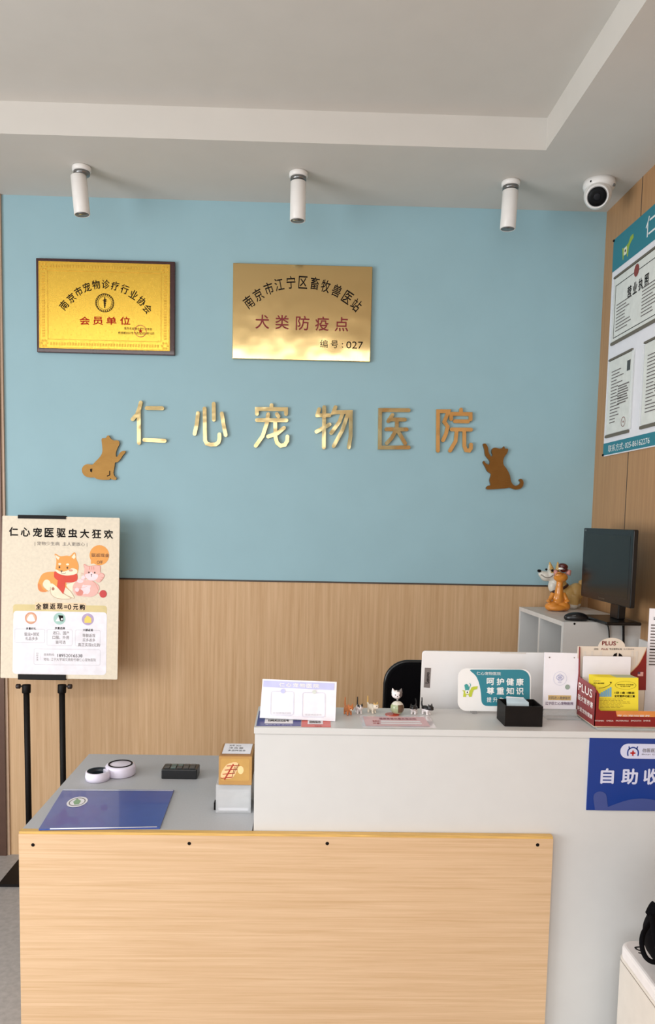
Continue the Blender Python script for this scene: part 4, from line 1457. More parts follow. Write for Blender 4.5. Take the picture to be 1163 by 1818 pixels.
p.fan(catmull([p.loc(*q) for q in tp], 3, True), M_TEAL, 1)
p.text('仁心宠物医院', 412, 243, 578, 266, M_INKW, 2, .0)
for s, y in (('呵护健康', 310), ('尊重知识', 373)):
    for k, ch in enumerate(s):
        x = (507, 575, 642, 709)[k]
        p.text(ch, x - 26, y - 25 + k, x + 26, y + 25 + k, M_INKW, 2, .03)
for k, ch in enumerate('提升生活'):
    p.text(ch, 482 + k * 42, 418, 514 + k * 42, 452, M_INKW, 2, .01)
lg, lt_ = mat('logo_lime', '#BFC93C', 0.5), mat('logo_teal', '#3E9C98', 0.5)
p.poly([(318, 414), (323, 380), (310, 370), (330, 372), (345, 378), (366, 372), (376, 350), (390, 345), (420, 342), (414, 362), (392, 368), (384, 385), (378, 414), (360, 416), (355, 400), (340, 400), (338, 416)], lg, 2)
p.poly([(327, 335), (340, 325), (352, 332), (360, 350), (366, 340), (358, 370), (334, 372)], lt_, 2.3)
p.line([(362, 350), (370, 335), (364, 322)], 4, lt_, 2.4, True)
p.rect(334, 370, 360, 394, M_INKW, 2.7, 5); p.rect(343, 379, 352, 388, M_INK, 3, 3)
p.done('print', t)
bm = bmesh.new()
q = PZ(842, 1267, LEDGE)
box(bm, (q.x - .006, q.y, LEDGE + .0005), (q.x + .008, YS + .03, LEDGE + .006))
obj('clear_foot', bm, mat('foot_grey', '#9C9896', 0.3), t)

# ---- black box with cards
bA, bB = PZ(896, 1290, LEDGE), PZ(963, 1291, LEDGE)
x0, x1, y0 = bA.x, bB.x, bA.y
zh = PY(930, 1254, y0).z
y1 = y0 + .080
t = obj('card_box', bmesh.new(), M_BLACK, None, loc=((x0 + x1) / 2, (y0 + y1) / 2, LEDGE))
bm = bmesh.new()
wl = .003
zb = LEDGE + .0006
for ab in (((x0, y0, zb), (x1, y0 + wl, zh)), ((x0, y1 - wl, zb), (x1, y1, zh)), ((x0, y0 + wl, zb), (x0 + wl, y1 - wl, zh)), ((x1 - wl, y0 + wl, zb), (x1, y1 - wl, zh)), ((x0 + wl, y0 + wl, zb), (x1 - wl, y1 - wl, zb + .003))):
    box(bm, *ab)
bm.transform(Matrix.Translation(-t.location))
bm.to_mesh(t.data); bm.free()
tagt(t, 'open black square box holding pale blue cards on the white ledge', 'box')
for k in range(5):
    bm = bmesh.new()
    yy = y0 + .020 + k * .0065
    ang = radians(20)
    o_ = Vector((x0 + .012 + k * .0015, yy, zb + .012 + .0005 * k))
    obox(bm, o_, Vector((.058 - .003 * k, 0, -.002)), Vector((0, .0012, 0)), Vector((0, .012, .047 + .001 * k)))
    o = obj('business_card', bm, mat('card_pale_blue', '#BCD3E0' if k else '#C9DCE6', 0.5) if k < 4 else M_PAPER, None, loc=o_)
    tagt(o, 'pale blue card standing in a row inside the black box', 'card', 'cards in the black box')

# ---- acrylic stand with round code
yq = 2.0
bl0 = PZ(963, 1276, LEDGE)
yq = bl0.y + .02
P = Face((0, yq, LEDGE), RIGHT, Vector((0, .06, 1))).view(950, 1090, 5.46)
a, b, c, d = P.bounds(78, 920, 408, 380)
t = thing('acrylic_stand', 'white portrait notice in a clear acrylic stand left of the red display box', 'counter sign', P.W(((a + c) / 2, b)))
uv = [P.loc(*q) for q in ((76, 918), (393, 925), (432, 382), (95, 372))]
bm = bmesh.new()
P.solid(uv, -.004, 0, 0, bm)
obj('notice', bm, M_PAPER, t)
bm = bmesh.new()
e = P.W(uv[0], 0); e2 = P.W(uv[1], 0)
box(bm, (e.x + .002, yq - .03, LEDGE + .0006), (e2.x + .003, yq + .03, LEDGE + .0045))
box(bm, (e.x + .002, yq - .0015, LEDGE + .0045), (e2.x + .003, yq + .0015, e.z))
obj('clear_base', bm, M_GLASS, t)
bm = bmesh.new()
box(bm, (e.x + .002, yq - .031, LEDGE + .0008), (e2.x + .003, yq - .0302, LEDGE + .0042))
obj('base_edge', bm, mat('acrylic_edge_grey', '#A9ABAA', 0.2), t)
p = Face(P.W((0, 0), .0003), RIGHT, P.v, .0003).view(950, 1090, 5.46)
p.ell(140, 421, 8, 6, M_STEEL, 2); p.ell(380, 424, 6, 6, M_STEEL, 2)
p.ering(241, 625, 66, 68, 4, lavl, 2)
pg = mat('stand_lilac', '#B9B9D6', 0.5)
for k, (dx, dy) in enumerate(((0, -26), (26, -4), (0, 18), (-26, -4))):
    p.ering(241 + dx * .6, 618 + dy * .6, 22, 22, 5, pg, 2 + .2 * k)
p.text('收款', 222, 657, 258, 669, pg, 2)
p.ell(314, 708, 24, 24, mat('stand_badge_green', '#9AA89A', 0.5), 2)
p.rect(127, 788, 348, 836, mat('stand_tan', '#D9B87A', 0.5), 1); p.text('扫码进入健康服务', 132, 798, 342, 828, M_INKG, 2, .01)
p.text('江宁区仁心宠物医院', 98, 852, 370, 882, mat('stand_purple', '#6A4A6E', 0.5), 2, .02)
p.done('print', t)

# ---- red and white leaflet display box
zb = LEDGE + .012
M_BORD = mat('display_maroon', '#82191C', 0.35, var=0.03)
M_BEIGE = mat('display_beige', '#E2D5C6', 0.45, var=0.02)
M_TANB = mat('display_tan_inside', '#D6BFA4', 0.6)
fl = PZ(1055, 1287, zb)
yF = fl.y
xL = fl.x
xR = xL + .245
yB_ = PZ(1024, 1265, zb).y + .005
t = thing('leaflet_display_box', 'maroon and white cardboard counter display box with yellow leaflets and PLUS print', 'display box', ((xL + xR) / 2, (yF + yB_) / 2, LEDGE))
bm = nbox((xL + .006, yF - .006, LEDGE + .0006), (xR + .02, yB_ + .01, LEDGE + .0065))
obj('clear_tray', bm, mat('tray_glass', '#DDE3E0', 0.1, alpha=0.5), t, bevel=.002)
bm = nbox((xL, yF, LEDGE + .0068), (xR, yB_, LEDGE + .0085))
obj('bottom_panel', bm, M_TANB, t)
zb = LEDGE + .0087
# back panel with round header
P = Face((0, yB_, 0), RIGHT, UP).view(1010, 1120, 7.601)
bu0, bu1 = P.loc(120, 250).x, P.loc(1052, 250).x
bv = P.loc(500, 212).y
ct_ = P.loc(580, 212)
hr = (P.loc(760, 212) - ct_).length
uv = [(bu0, zb), (bu1, zb), (bu1, bv)] + [(ct_.x + hr * cos(pi * k / 14), bv + hr * .66 * sin(pi * k / 14)) for k in range(15)] + [(bu0, bv)]
bm = bmesh.new()
P.solid(uv, -.002, 0, 0, bm)
bp_ = obj('back_panel', bm, M_BEIGE, t)
p = Face((0, yB_ - .0003, 0), RIGHT, UP, .0003).view(1010, 1120, 7.601)
cur = [(1052, 215), (1035, 260), (990, 360), (930, 460), (830, 560)]
p.fan([p.loc(*q) for q in [(1050, 225)] + cur[1:] + [(830, 800), (1040, 800)]], M_BORD, 1)
p.line([(1040, 255), (990, 360), (930, 462), (832, 562)], 10, mat('display_gold_line', '#D9A77C', 0.5), 2, True)
st = mat('display_stripe', '#DDD3C8', 0.5)
for x in (200, 300, 420, 840, 900):
    p.rect(x, 275, x + 30, 350 if x < 800 else 470, st, 1)
p.text('PLUS', 447, 138, 635, 196, mat('plus_maroon', '#7A1F24', 0.4), 2, .035)
p.poly([(640, 150), (668, 150), (654, 162)], mat('logo_green2', '#6E8B4A', 0.5), 2)
p.text('卫仕', 335, 232, 400, 256, M_INK, 2, .02); p.text('PLUS', 440, 234, 525, 258, M_BORD, 2, .02); p.text('专业营养补充', 545, 234, 715, 256, M_INK, 2, .01); p.text('全犬猫通用', 735, 238, 878, 254, M_INKG, 2)
p.poly([(590, 348), (608, 312), (650, 295), (645, 348)], M_INK, 2); p.poly([(668, 348), (675, 300), (705, 315), (728, 348)], M_INK, 2)
fr = mat('flag_red', '#D98078', 0.5)
p.rect(930, 555, 1003, 610, mat('flag_pale', '#E7C6C0', 0.5), 2)
for k in range(4):
    p.rect(930, 560 + k * 13, 1003, 566 + k * 13, fr, 3)
p.rect(928, 553, 962, 582, mat('flag_slate', '#5A3D52', 0.5), 4)
p.done('print', bp_)
# left side with sloping top edge
bm = bmesh.new()
Sd = Face((xL, 0, 0), Vector((0, -1, 0)), UP)
hB = PY(1026, 1204, yB_).z
hB2 = PY(1030, 1148, yB_).z
hF = PY(1056, 1222, yF).z
hN = PY(1058, 1262, yF).z
L_ = yB_ - yF
uv = [(-yB_, zb), (-yF, zb), (-yF, hF - .012), (-yF - .004, hF - .003), (-yF - .012, hF + .001), (-yB_ + L_ * .5, (hF + hB) / 2 + .004), (-yB_ + .012, hB + .006), (-yB_ + .003, hB2 - .004), (-yB_, hB2)]
Sd.solid(uv, -.002, 0, 0, bm)
sp = obj('side_panel', bm, M_BORD, t)
p = Face((xL - .0006, yB_, 0), Vector((0, -1, 0)), UP, .0003)
wht = mat('display_white_ink', '#E8D8D2', 0.5)
p.text_uv('PLUS', .012, zb + .068, L_ - .02, zb + .090, wht, 1, .03)
p.text_uv('猫犬营养膏', .010, zb + .042, L_ - .012, zb + .058, wht, 1, .02)
p.text_uv('关爱宠物健康', .010, zb + .014, L_ - .012, zb + .026, wht, 1, .02)
p.done('print', sp)
bm = nbox((xR - .002, yF, zb), (xR, yB_, hB))
obj('side_panel', bm, M_TANB, t)
# front wall, low with a raised left corner
P = Face((0, yF, 0), RIGHT, UP).view(1010, 1120, 7.601)
lw = hN
cw = P.loc(402, 1060).x
uv = [(xL, zb), (xR, zb), (xR, lw), (cw + .006, lw), (cw, lw + .006), (cw, hF - .016), (cw - .004, hF - .008), (xL + .002, hF - .004), (xL, hF - .004)]
bm = bmesh.new()
P.solid(uv, -.002, 0, 0, bm)
fp = obj('front_panel', bm, M_BORD, t)
p = Face((0, yF - .0004, 0), RIGHT, UP, .0003).view(1010, 1120, 7.601)
a, b, c, d = p.bounds(630, 1160, 1150, 1082)
p.fan([(a, b), (a + .20, b), (a + .20, d), (a + .004, d)], mat('display_orange', '#D98A45', 0.4), 1)
p.text('专业宠物营养', 650, 1132, 1095, 1158, wht, 2, .02)
for k, s in enumerate(('VITAMIN', 'OMEGA', 'PROTEIN-PLUS', 'SMOOTH', 'SHINE')):
    x0_ = (350, 505, 635, 835, 1005)[k]
    p.text(s, x0_, 1203, x0_ + (120, 95, 170, 140, 95)[k], 1222, wht, 2, .02)
p.done('print', fp)
# white back card and yellow leaflets
yy = yF + .012
yw = mat('leaflet_yellow', '#F2DE3C', 0.45, var=0.02)
P = Face((0, yy, zb), RIGHT, Vector((0, .12, 1))).view(1010, 1120, 7.601)
fa, fb, fc, fd = P.bounds(395, 1080, 938, 628)
wl_, hl_ = fc - max(fa - .006, xL + .006), fd - fb + .028
lsp = min(.0062, (yB_ - .026 - yy) / 6)
for k in range(6):
    bm = bmesh.new()
    Pk = Face((0, yy + k * lsp, zb), RIGHT, Vector((0, .12, 1)))
    x0_ = fc - wl_ - k * .0012
    z0_ = .001
    zt_ = P.loc(600, 628).y + k * .0002
    Pk.solid([(x0_, z0_), (x0_ + wl_, z0_), (x0_ + wl_, zt_), (x0_, zt_)], -.0016, 0, 0, bm)
    blu_ = mat('leaflet_blue_back', '#9DB6C4', 0.45)
    o = obj('leaflet', bm, yw, None, loc=(x0_ + wl_ / 2, yy + k * lsp, zb + z0_))
    tagt(o, 'yellow leaflet with blue bar chart and speech bubble, frontmost in the display box' if k == 0 else 'plain yellow leaflet edge with blue corner behind the frontmost leaflet in box', 'leaflet', 'yellow leaflets in the display box')
    if k:
        g = Face(Pk.W((0, 0), .0002), RIGHT, Pk.v, .0003)
        g.fan([(x0_ + wl_ * .55, zt_ - .012), (x0_ + wl_ - .0005, zt_ - .012), (x0_ + wl_ - .0005, zt_ - .0003), (x0_ + wl_ * .5, zt_ - .0003)], blu_, 1)
        g.done('blue_corner', o)
    else:
        p = Face(Pk.W((0, 0), .0002), RIGHT, Pk.v, .0003).view(1010, 1120, 7.601)
        cb = mat('chart_blue', '#79B2D2', 0.5)
        for i in range(6):
            x = 405 + i * 29
            p.rect(x, 845 - i * 17, x + 25, 888, cb, 1)
        p.line([(405, 772), (470, 765), (540, 735), (572, 705)], 5, M_INK, 1, True); p.poly([(550, 688), (582, 690), (566, 712)], M_INK, 1.3)
        p.text('宠物免疫力', 332, 668, 425, 682, M_INKG, 1); p.text('提升曲线图', 332, 698, 475, 716, M_INK, 1, .02)
        p.ering(765, 735, 142, 55, 4, M_INK, 1); p.text('增强免疫 守护健康', 650, 718, 872, 734, M_INK, 2, .01); p.text('全面均衡', 690, 742, 830, 756, M_INK, 2, .01)
        p.text('1袋 1盒 1桶装', 618, 820, 885, 852, M_INK, 2, .02); p.text('全效营养功能三重', 612, 865, 890, 896, M_INK, 2, .025)
        yk = mat('leaflet_olive', '#B39B2A', 0.5)
        p.rows(418, 910, 860, 1045, 7, yk, 1, .35)
        p.done('print', o)
P = Face((0, yB_ - .014, zb), RIGHT, Vector((0, .03, 1))).view(1010, 1120, 7.601)
uv = [P.loc(*q) for q in ((188, 355), (205, 343), (820, 345), (832, 358), (830, 640))]
a, b, c, d = P.bounds(188, 344, 832, 700)
bm = bmesh.new()
P.solid(rrect(a, .001, c, d, .004), -.0015, 0, 0, bm)
o = obj('blank_card', bm, M_PAPER, None, loc=((a + c) / 2, yB_ - .014, zb))
tagt(o, 'blank white card standing behind the yellow leaflets in the display box', 'card')
# ---- tall printed notice at the right edge
YN = 2.068
nl = PY(1151, 1080, YN); nb = PY(1146.5, 1205, YN)
t = thing('price_notice', 'tall white sheet of printed rows standing right of the display box', 'notice', (nl.x + .07, YN, LEDGE))
P = Face((nb.x, YN, 0), Vector((1, -.10, 0)), UP)
bm = bmesh.new()
ntop = nl.z
P.solid([(0, LEDGE + .0006), (.13, LEDGE + .0006), (.13, ntop - .003), (0.0, ntop)], -.0012, 0, 0, bm)
obj('sheet', bm, M_PAPER, t)
bm = nbox((nb.x + .02, YN + .0015, LEDGE + .0006), (nb.x + .11, YN + .02, LEDGE + .004))
obj('clear_foot', bm, M_GLASS, t)
g = Face(P.W((0, 0), .0003), P.u, UP, .0003)
g.text_uv('收费公示', .012, ntop - .034, .075, ntop - .022, M_INK, 2, .02)
for k in range(14):
    g.fan(rrect(.006, ntop - .048 - k * .0085, random.uniform(.06, .12), ntop - .0445 - k * .0085, 0), M_INK if k == 8 else M_INKG, 2)
g.done('print', t)

# ================================================================== BEHIND THE COUNTER
# ---- black chair
YC = 2.78
P = Face((0, YC, 0), RIGHT, Vector((0, -.08, 1)))
ca = P.loc(685, 1230).x
ctp = P.loc(720, 1178).y
wC = .46
t = thing('office_chair', 'black office chair with rounded back half hidden behind the laptop', 'chair', (ca + wC / 2, YC + .1, 0))
bm = bmesh.new()
P.solid(rrect(ca, .55, ca + wC, ctp, .08, 10), -.045, 0, 0, bm)
obj('backrest', bm, M_BLACKF, t, bevel=.005)
bm = bmesh.new()
o_ = rrect(ca, .55, ca + wC, ctp, .08, 10)
loop = [P.W(q, -.02) for q in o_]
tube(bm, loop + [loop[0]], .0085, 8, 0, 1)
obj('backrest_frame', bm, M_BLACKP, t, smooth=True)
cx_ = ca + wC / 2
# the chair faces the desk: its seat is on the visitor's side of the back
obj('seat', nbox((ca + .01, YC - .40, .42), (ca + wC - .01, YC + .01, .49)), M_BLACKF, t, bevel=.02)
bm = bmesh.new()
tube(bm, [(cx_, YC - .2, .42), (cx_, YC - .2, .09)], .025, 12)
obj('gas_column', bm, M_STEEL, t, smooth=True)
bm = bmesh.new()
tube(bm, [(cx_, YC + .02, .62), (cx_, YC + .055, .5), (cx_, YC + .02, .40), (cx_, YC - .1, .405)], .015, 8)
obj('back_bracket', bm, M_BLACKP, t, smooth=True)
for k in range(5):
    an = 2 * pi * k / 5 + .3
    d_ = Vector((cos(an), sin(an), 0))
    bm = bmesh.new()
    tube(bm, [Vector((cx_, YC - .2, .10)), Vector((cx_, YC - .2, .075)) + d_ * .25], .016, 8)
    lg_ = obj('leg', bm, M_BLACKP, t, smooth=True)
    bm = bmesh.new()
    s_ = Vector((-d_.y, d_.x, 0))
    lathe(bm, [(.022, -.012), (.026, -.008), (.026, .008), (.022, .012)], Vector((cx_, YC - .2, .027)) + d_ * .25, s_, 16)
    obj('caster', bm, M_BLACK, lg_, smooth=True)

# ---- white open shelf unit, turned slightly
SZ = 1.176
n0 = PZ(1000.5, 1104.3, SZ)
far = PZ(922, 1077, SZ)
uy = Vector(((far - n0).x, (far - n0).y, 0)).normalized()
ux = Vector((uy.y, -uy.x, 0))
_r = ray(1140, 1107)
wS = -(_r.xy.to_3d().cross(n0.xy.to_3d()).z) / _r.xy.to_3d().cross(ux).z
dS = (far - n0).dot(uy)
t = thing('shelf_unit', 'white open shelf unit with square compartments in the corner behind the counter', 'shelf', n0 + ux * wS / 2 + uy * dS / 2 - Vector((0, 0, SZ)))
X_, Y_, Z_ = ux, uy, Vector((0, 0, 1))
off = Vector(((far - n0).dot(ux) * 0, 0, 0))
g0 = Vector((n0.x, n0.y, 0))
th = .017
bm = bmesh.new(); obox(bm, g0 + Z_ * .0005, X_ * wS, Y_ * th, Z_ * (SZ - .0005)); obj('end_panel', bm, M_WHITE, t, bevel=.0008)
bm = bmesh.new(); obox(bm, g0 + Y_ * (dS - th) + Z_ * .0005, X_ * wS, Y_ * th, Z_ * (SZ - .0005)); obj('end_panel', bm, M_WHITE, t, bevel=.0008)
bm = bmesh.new(); obox(bm, g0 + Y_ * (th + .0002) + Z_ * (SZ - th), X_ * wS, Y_ * (dS - 2 * th - .0004), Z_ * th); obj('top_panel', bm, mat('shelf_top_white', '#DAD6D2', 0.45), t)
bm = bmesh.new(); obox(bm, g0 + Y_ * (th + .0002) + X_ * (wS - .008) + Z_ * .0005, X_ * .008, Y_ * (dS - 2 * th - .0004), Z_ * (SZ - th - .001)); obj('back_panel', bm, M_WHITE, t)
bm = bmesh.new(); obox(bm, g0 + Y_ * (dS / 2 - th / 2) + Z_ * .0005, X_ * (wS - .0085), Y_ * th, Z_ * (SZ - th - .001)); obj('divider', bm, M_WHITE, t)
for zz in (.02, .40, .78):
    for s in (0, 1):
        bm = bmesh.new(); obox(bm, g0 + Y_ * (th + .0003 + s * (dS / 2 - th / 2)) + Z_ * zz, X_ * (wS - .009), Y_ * (dS / 2 - th * 1.5 - .0006), Z_ * th); obj('shelf_board', bm, M_WHITE, t)
for px, py in ((1020, 1107.5), (1123.5, 1109)):
    q = ray(px, py); tt = (g0 - CAM).dot(Y_) / q.dot(Y_); q = CAM + q * tt
    bm = bmesh.new()
    lathe(bm, [(.004, -.002), (.0042, .0006), (.003, .001)], q, -Y_, 12)
    obj('screw_hole', bm, M_INK, t)

# ---- dog figurine with the muzzle raised
S0 = SZ + .0006
M_FIGW = mat('dog_white', '#DAD5CA', 0.35, var=0.03); M_FIGT = mat('dog_tan', '#C9A464', 0.4, var=0.06)
yD = (g0 + Y_ * (dS - .042)).y
fd_ = PY(1022, 1079, yD)
sD = yD / F_PX


def at_(px, py, dy=0.0):
    return PY(px, py, yD + dy)


t0 = PZ(1003, 1078, SZ); t0 = Vector((PY(1003, 1078, yD).x, yD, SZ))
bm = bmesh.new()
k = sD
ball(bm, at_(990, 1028), (.030, .032, .036), seg=20)                       # head
ball(bm, at_(980, 1021), (.028, .026, .026), seg=18)
ball(bm, at_(969, 1023), (.026, .021, .022), (0, radians(20), 0), seg=16)  # muzzle
ball(bm, at_(962.5, 1019), (.017, .015, .015), seg=14)
ball(bm, at_(982, 1040), (.022, .022, .03), seg=16)                        # throat
for dx, dy in ((976, .012), (990, -.018)):
    tube(bm, [at_(dx + 2, 1012, dy), at_(dx, 996.5, dy)], lambda q: .014 * (1 - q) + .002, 10)
tube(bm, [at_(992, 1034), at_(1000, 1052)], .030, 14)
ball(bm, at_(1009, 1056), (.055, .034, .042), seg=20)                      # trunk
ball(bm, at_(1022, 1052), (.034, .036, .042), seg=18)
b0z = S0
for dx, dy, top in ((990, -.02, 1058), (992, .022, 1058), (1021, -.024, 1056), (1026, .024, 1056)):
    q = at_(dx, top, dy)
    tube(bm, [q, Vector((q.x, q.y, b0z + .012))], lambda s: .019 - .004 * s, 12)
    ball(bm, (q.x - .006, q.y, b0z + .012), (.020, .015, .0125), seg=12)
tube(bm, [at_(1029, 1050), at_(1034, 1040), at_(1031, 1030)], .011, 10)
b2 = blob(bm, .0035, 4)
hd_ = at_(990, 1028)
for f in b2.faces:
    m = f.calc_center_median()
    r_ = m - hd_
    wht_ = m.x < at_(975.5, 1020).x or m.z < b0z + .02 or (m.x < at_(995, 1030).x and m.z < at_(985, 1017).z) or (m.x < at_(994, 1030).x and m.z < at_(985, 1040).z)
    f.material_index = 0 if wht_ else 1
t = obj('dog_figurine', b2, [M_FIGW, M_FIGT], None, loc=t0, smooth=True)
tagt(t, 'tan and white dog figurine with raised muzzle behind the orange cat figurine', 'figurine')
bm = bmesh.new()
ball(bm, at_(957.5, 1013.5, -.006), (.0085, .010, .0065), seg=14)
obj('nose', bm, M_INK, t, smooth=True)
bm = bmesh.new()
ball(bm, at_(970, 1011, -.022), .005, seg=10); ball(bm, at_(981, 1013, -.027), .006, seg=10)
obj('eyes', bm, M_INK, t, smooth=True)
bm = bmesh.new()
tube(bm, [at_(960, 1020, -.017), at_(968, 1025, -.022), at_(976, 1025, -.027), at_(982, 1021, -.027)], .0013, 6)
obj('mouth_line', bm, mat('mouth_grey', '#6E665C', 0.5), t)
bm = bmesh.new()
cc_ = at_(993, 1044)
for i in range(28):
    pass
n_ = 28
ax_ = Vector((.45, 0, -.9)).normalized()
s1 = ax_.cross(Vector((0, 1, 0))).normalized(); s2 = Vector((0, 1, 0))
lp = [cc_ + s1 * .036 * cos(2 * pi * i / n_) + s2 * .034 * sin(2 * pi * i / n_) for i in range(n_ + 1)]
tube(bm, lp, .006, 8, 0, 1)
obj('collar', bm, mat('collar_brown', '#3A1B14', 0.5), t, smooth=True)

# ---- orange meditating cat figurine
yO = (g0 + Y_ * (dS * .42)).y
cO = PZ(990, 1086, SZ); yO = cO.y + .024
O = lambda px, py, dy=0.0: PY(px, py, yO + dy)
bm = bmesh.new()
zf = S0
ball(bm, O(980, 1076, .0), (.030, .026, .021), (0, radians(-8), 0), seg=18)   # crossed legs
ball(bm, O(1000, 1076, .0), (.030, .026, .021), (0, radians(8), 0), seg=18)
q = O(990, 1079, -.016)
ball(bm, (q.x, q.y, zf + .014), (.040, .018, .0135), seg=18)
ball(bm, O(991, 1063), (.023, .022, .032), seg=18)                          # belly
tube(bm, [O(992, 1056), O(993, 1043), O(994, 1033)], lambda s: .019 - .006 * s, 12)
tube(bm, [O(994, 1036), O(995, 1026)], lambda s: .012 + .007 * s, 12)
ball(bm, O(995.5, 1025), (.030, .026, .021), seg=20)                        # head tipped back
ball(bm, O(993, 1021, -.012), (.018, .014, .014), seg=14)
for s_ in (-1, 1):
    sx = 991 + s_ * 9
    tube(bm, [O(sx, 1053), O(sx + s_ * 5, 1063, -.006), O(sx + s_ * (9 if s_ < 0 else 8), 1067, -.014)], lambda q_: .0105 - .003 * q_, 10)
    ball(bm, O(sx + s_ * 8, 1067, -.016), (.010, .009, .006), seg=10)
for f in bm.faces:
    pass
for v in bm.verts:
    if v.co.z < zf:
        v.co.z = zf
b2 = blob(bm, .0026, 3)
t = obj('cat_figurine', b2, M_ORANGE, None, loc=(cO.x, yO, SZ), smooth=True)
tagt(t, 'glossy orange meditating cat figurine with red cap on the white shelf unit', 'figurine')
bm = bmesh.new()
for px, dy in ((985.5, .0), (1012, .0)):
    tube(bm, [O(px + (3 if px < 990 else -4), 1020, dy), O(px, 1012, dy)], lambda s: .0125 - .006 * s, 12)
obj('ear', bm, mat('ear_pink', '#C98A82', 0.4), t, smooth=True)
bm = bmesh.new()
ball(bm, O(1000, 1005.5, .004), (.0205, .018, .0135), (0, radians(14), 0), seg=18)
ball(bm, O(1001, 1011, .004), (.017, .016, .013), seg=14)
obj('cap', bm, mat('cap_dark_red', '#4F1A18', 0.25, var=.2, coat=.4), t, smooth=True)
bm = bmesh.new()
ball(bm, O(996, 1009.5, -.014), (.0105, .008, .0052), seg=14)
obj('nose', bm, M_INKW, t, smooth=True)
bm = bmesh.new()
tube(bm, [O(988, 1020, -.026), O(990, 1017.5, -.0275), O(993, 1019, -.0275), O(996, 1017, -.0275), O(999, 1020, -.026)], .0011, 6)
obj('mouth_line', bm, mat('glaze_brown', '#8F4F1A', 0.4), t)

# ---- monitor turned towards the desk
yl_, yr_ = 3.06, 2.63
mTL, mTR, mBR, mBL = PY(1037, 938, yl_), PY(1126, 939.5, yr_), PY(1117, 1080, yr_), PY(1031, 1058, yl_)
ur = Vector(((mTR - mTL).x, (mTR - mTL).y, 0)).normalized()
P = Face(mBL, ur, UP)
wM = (mTR - mTL).dot(ur)
hM = (mTL.z + mTR.z) / 2 - (mBL.z + mBR.z) / 2
zb_ = (mBL.z + mBR.z) / 2 - mBL.z
t = thing('monitor', 'black computer monitor turned sideways on the white shelf unit, screen dark', 'monitor', (P.W((wM / 2, 0), -.05).x, P.W((wM / 2, 0), -.05).y, SZ))
bm = bmesh.new()
P.solid(rrect(0, zb_, wM, zb_ + hM, .006), -.018, 0, 0, bm)
mb_ = (wM * .2, zb_ + .05, wM * .8, zb_ + hM - .05)
P.solid(rrect(*mb_, .01), -.034, -.0181, 0, bm)
hs = obj('housing', bm, M_BLACKP, t, bevel=.003)
bm = bmesh.new()
P.solid([(.022, zb_ + .030), (wM - .022, zb_ + .030), (wM - .022, zb_ + hM - .022), (.022, zb_ + hM - .022)], 0, .0006, 0, bm)
obj('screen', bm, mat('dark_screen', '#1E1E1C', 0.22, var=.2, spec=.35), hs)
g = Face(P.W((0, 0), .0008), ur, UP, .0003)
g.text_uv('Lenovo', wM * .40, zb_ + .008, wM * .52, zb_ + .016, M_STEEL, 1)
g.fan(rrect(.012, zb_ + hM - .012, .03, zb_ + hM - .006, 0), M_STEEL, 1)
g.done('badge', hs)
mid = P.W((wM / 2, 0), -.03)
bc_ = Vector((mid.x, mid.y, 0)) + P.n * -.012
sx_, sy_ = ur, P.n
bm = bmesh.new()
obox(bm, Vector((bc_.x, bc_.y, S0)) - sx_ * .115 - sy_ * .055, sx_ * .23, sy_ * .135, Z_ * .012)
obj('stand_base', bm, M_BLACKP, t, bevel=.004)
bm = bmesh.new()
obox(bm, Vector((bc_.x, bc_.y, S0 + .012)) - sx_ * .035 - sy_ * .03, sx_ * .07, sy_ * .03, Z_ * (mBL.z + .10 - S0) + sy_ * -.004)
obj('stand_neck', bm, M_BLACKP, t, bevel=.004)

# ---- mouse and cables
mc = PZ(1027, 1103, SZ); mc = mc + Y_ * .022
bm = bmesh.new()
ball(bm, Vector((mc.x, mc.y, S0 + .010)), (.046, .026, .022), (0, 0, radians(-8)), seg=22)
for v in bm.verts:
    v.co.z = max(v.co.z, S0)
o = obj('computer_mouse', bm, M_BLACKP, None, loc=(mc.x, mc.y, SZ), smooth=True)
tagt(o, 'black computer mouse on the near edge of the white shelf unit', 'mouse')
bm = bmesh.new()
for s in (-1,):
    tube(bm, [Vector((mc.x - .044, mc.y - .003, S0 + .013)), Vector((mc.x - .01, mc.y - .024, S0 + .022))], .0012, 6)
obj('button_seam', bm, M_STEEL, o)


def front(px, py, h):
    d = ray(px, py); tt = (g0 - Y_ * h - CAM).dot(Y_) / d.dot(Y_)
    return CAM + d * tt


e_ = Vector((mc.x + .04, mc.y, S0 + .004))
bm = bmesh.new()
tube(bm, [e_, e_ + X_ * .03 + Y_ * .005, front(1074, 1103, -.004) + Z_ * .004, front(1079, 1110, .004), front(1081.5, 1125, .004), front(1081.5, 1160, .004), front(1081, 1250, .004)], .0022, 8)
o = obj('mouse_cable', bm, M_BLACK, None, loc=front(1081, 1250, .004))
tagt(o, 'thin black mouse cable hanging over the front of the white shelf unit', 'cable')
bm = bmesh.new()
tube(bm, [front(1101, 1098, -.012) + Z_ * .03, front(1103, 1100, -.006) + Z_ * .016, front(1106, 1103, .006), front(1107, 1115, .006), front(1107, 1150, .006), front(1106.5, 1250, .006)], .0042, 8)
o = obj('monitor_cable', bm, M_BLACK, None, loc=front(1106.5, 1250, .006))
tagt(o, 'thick black monitor cable hanging down the front of the white shelf unit', 'cable')

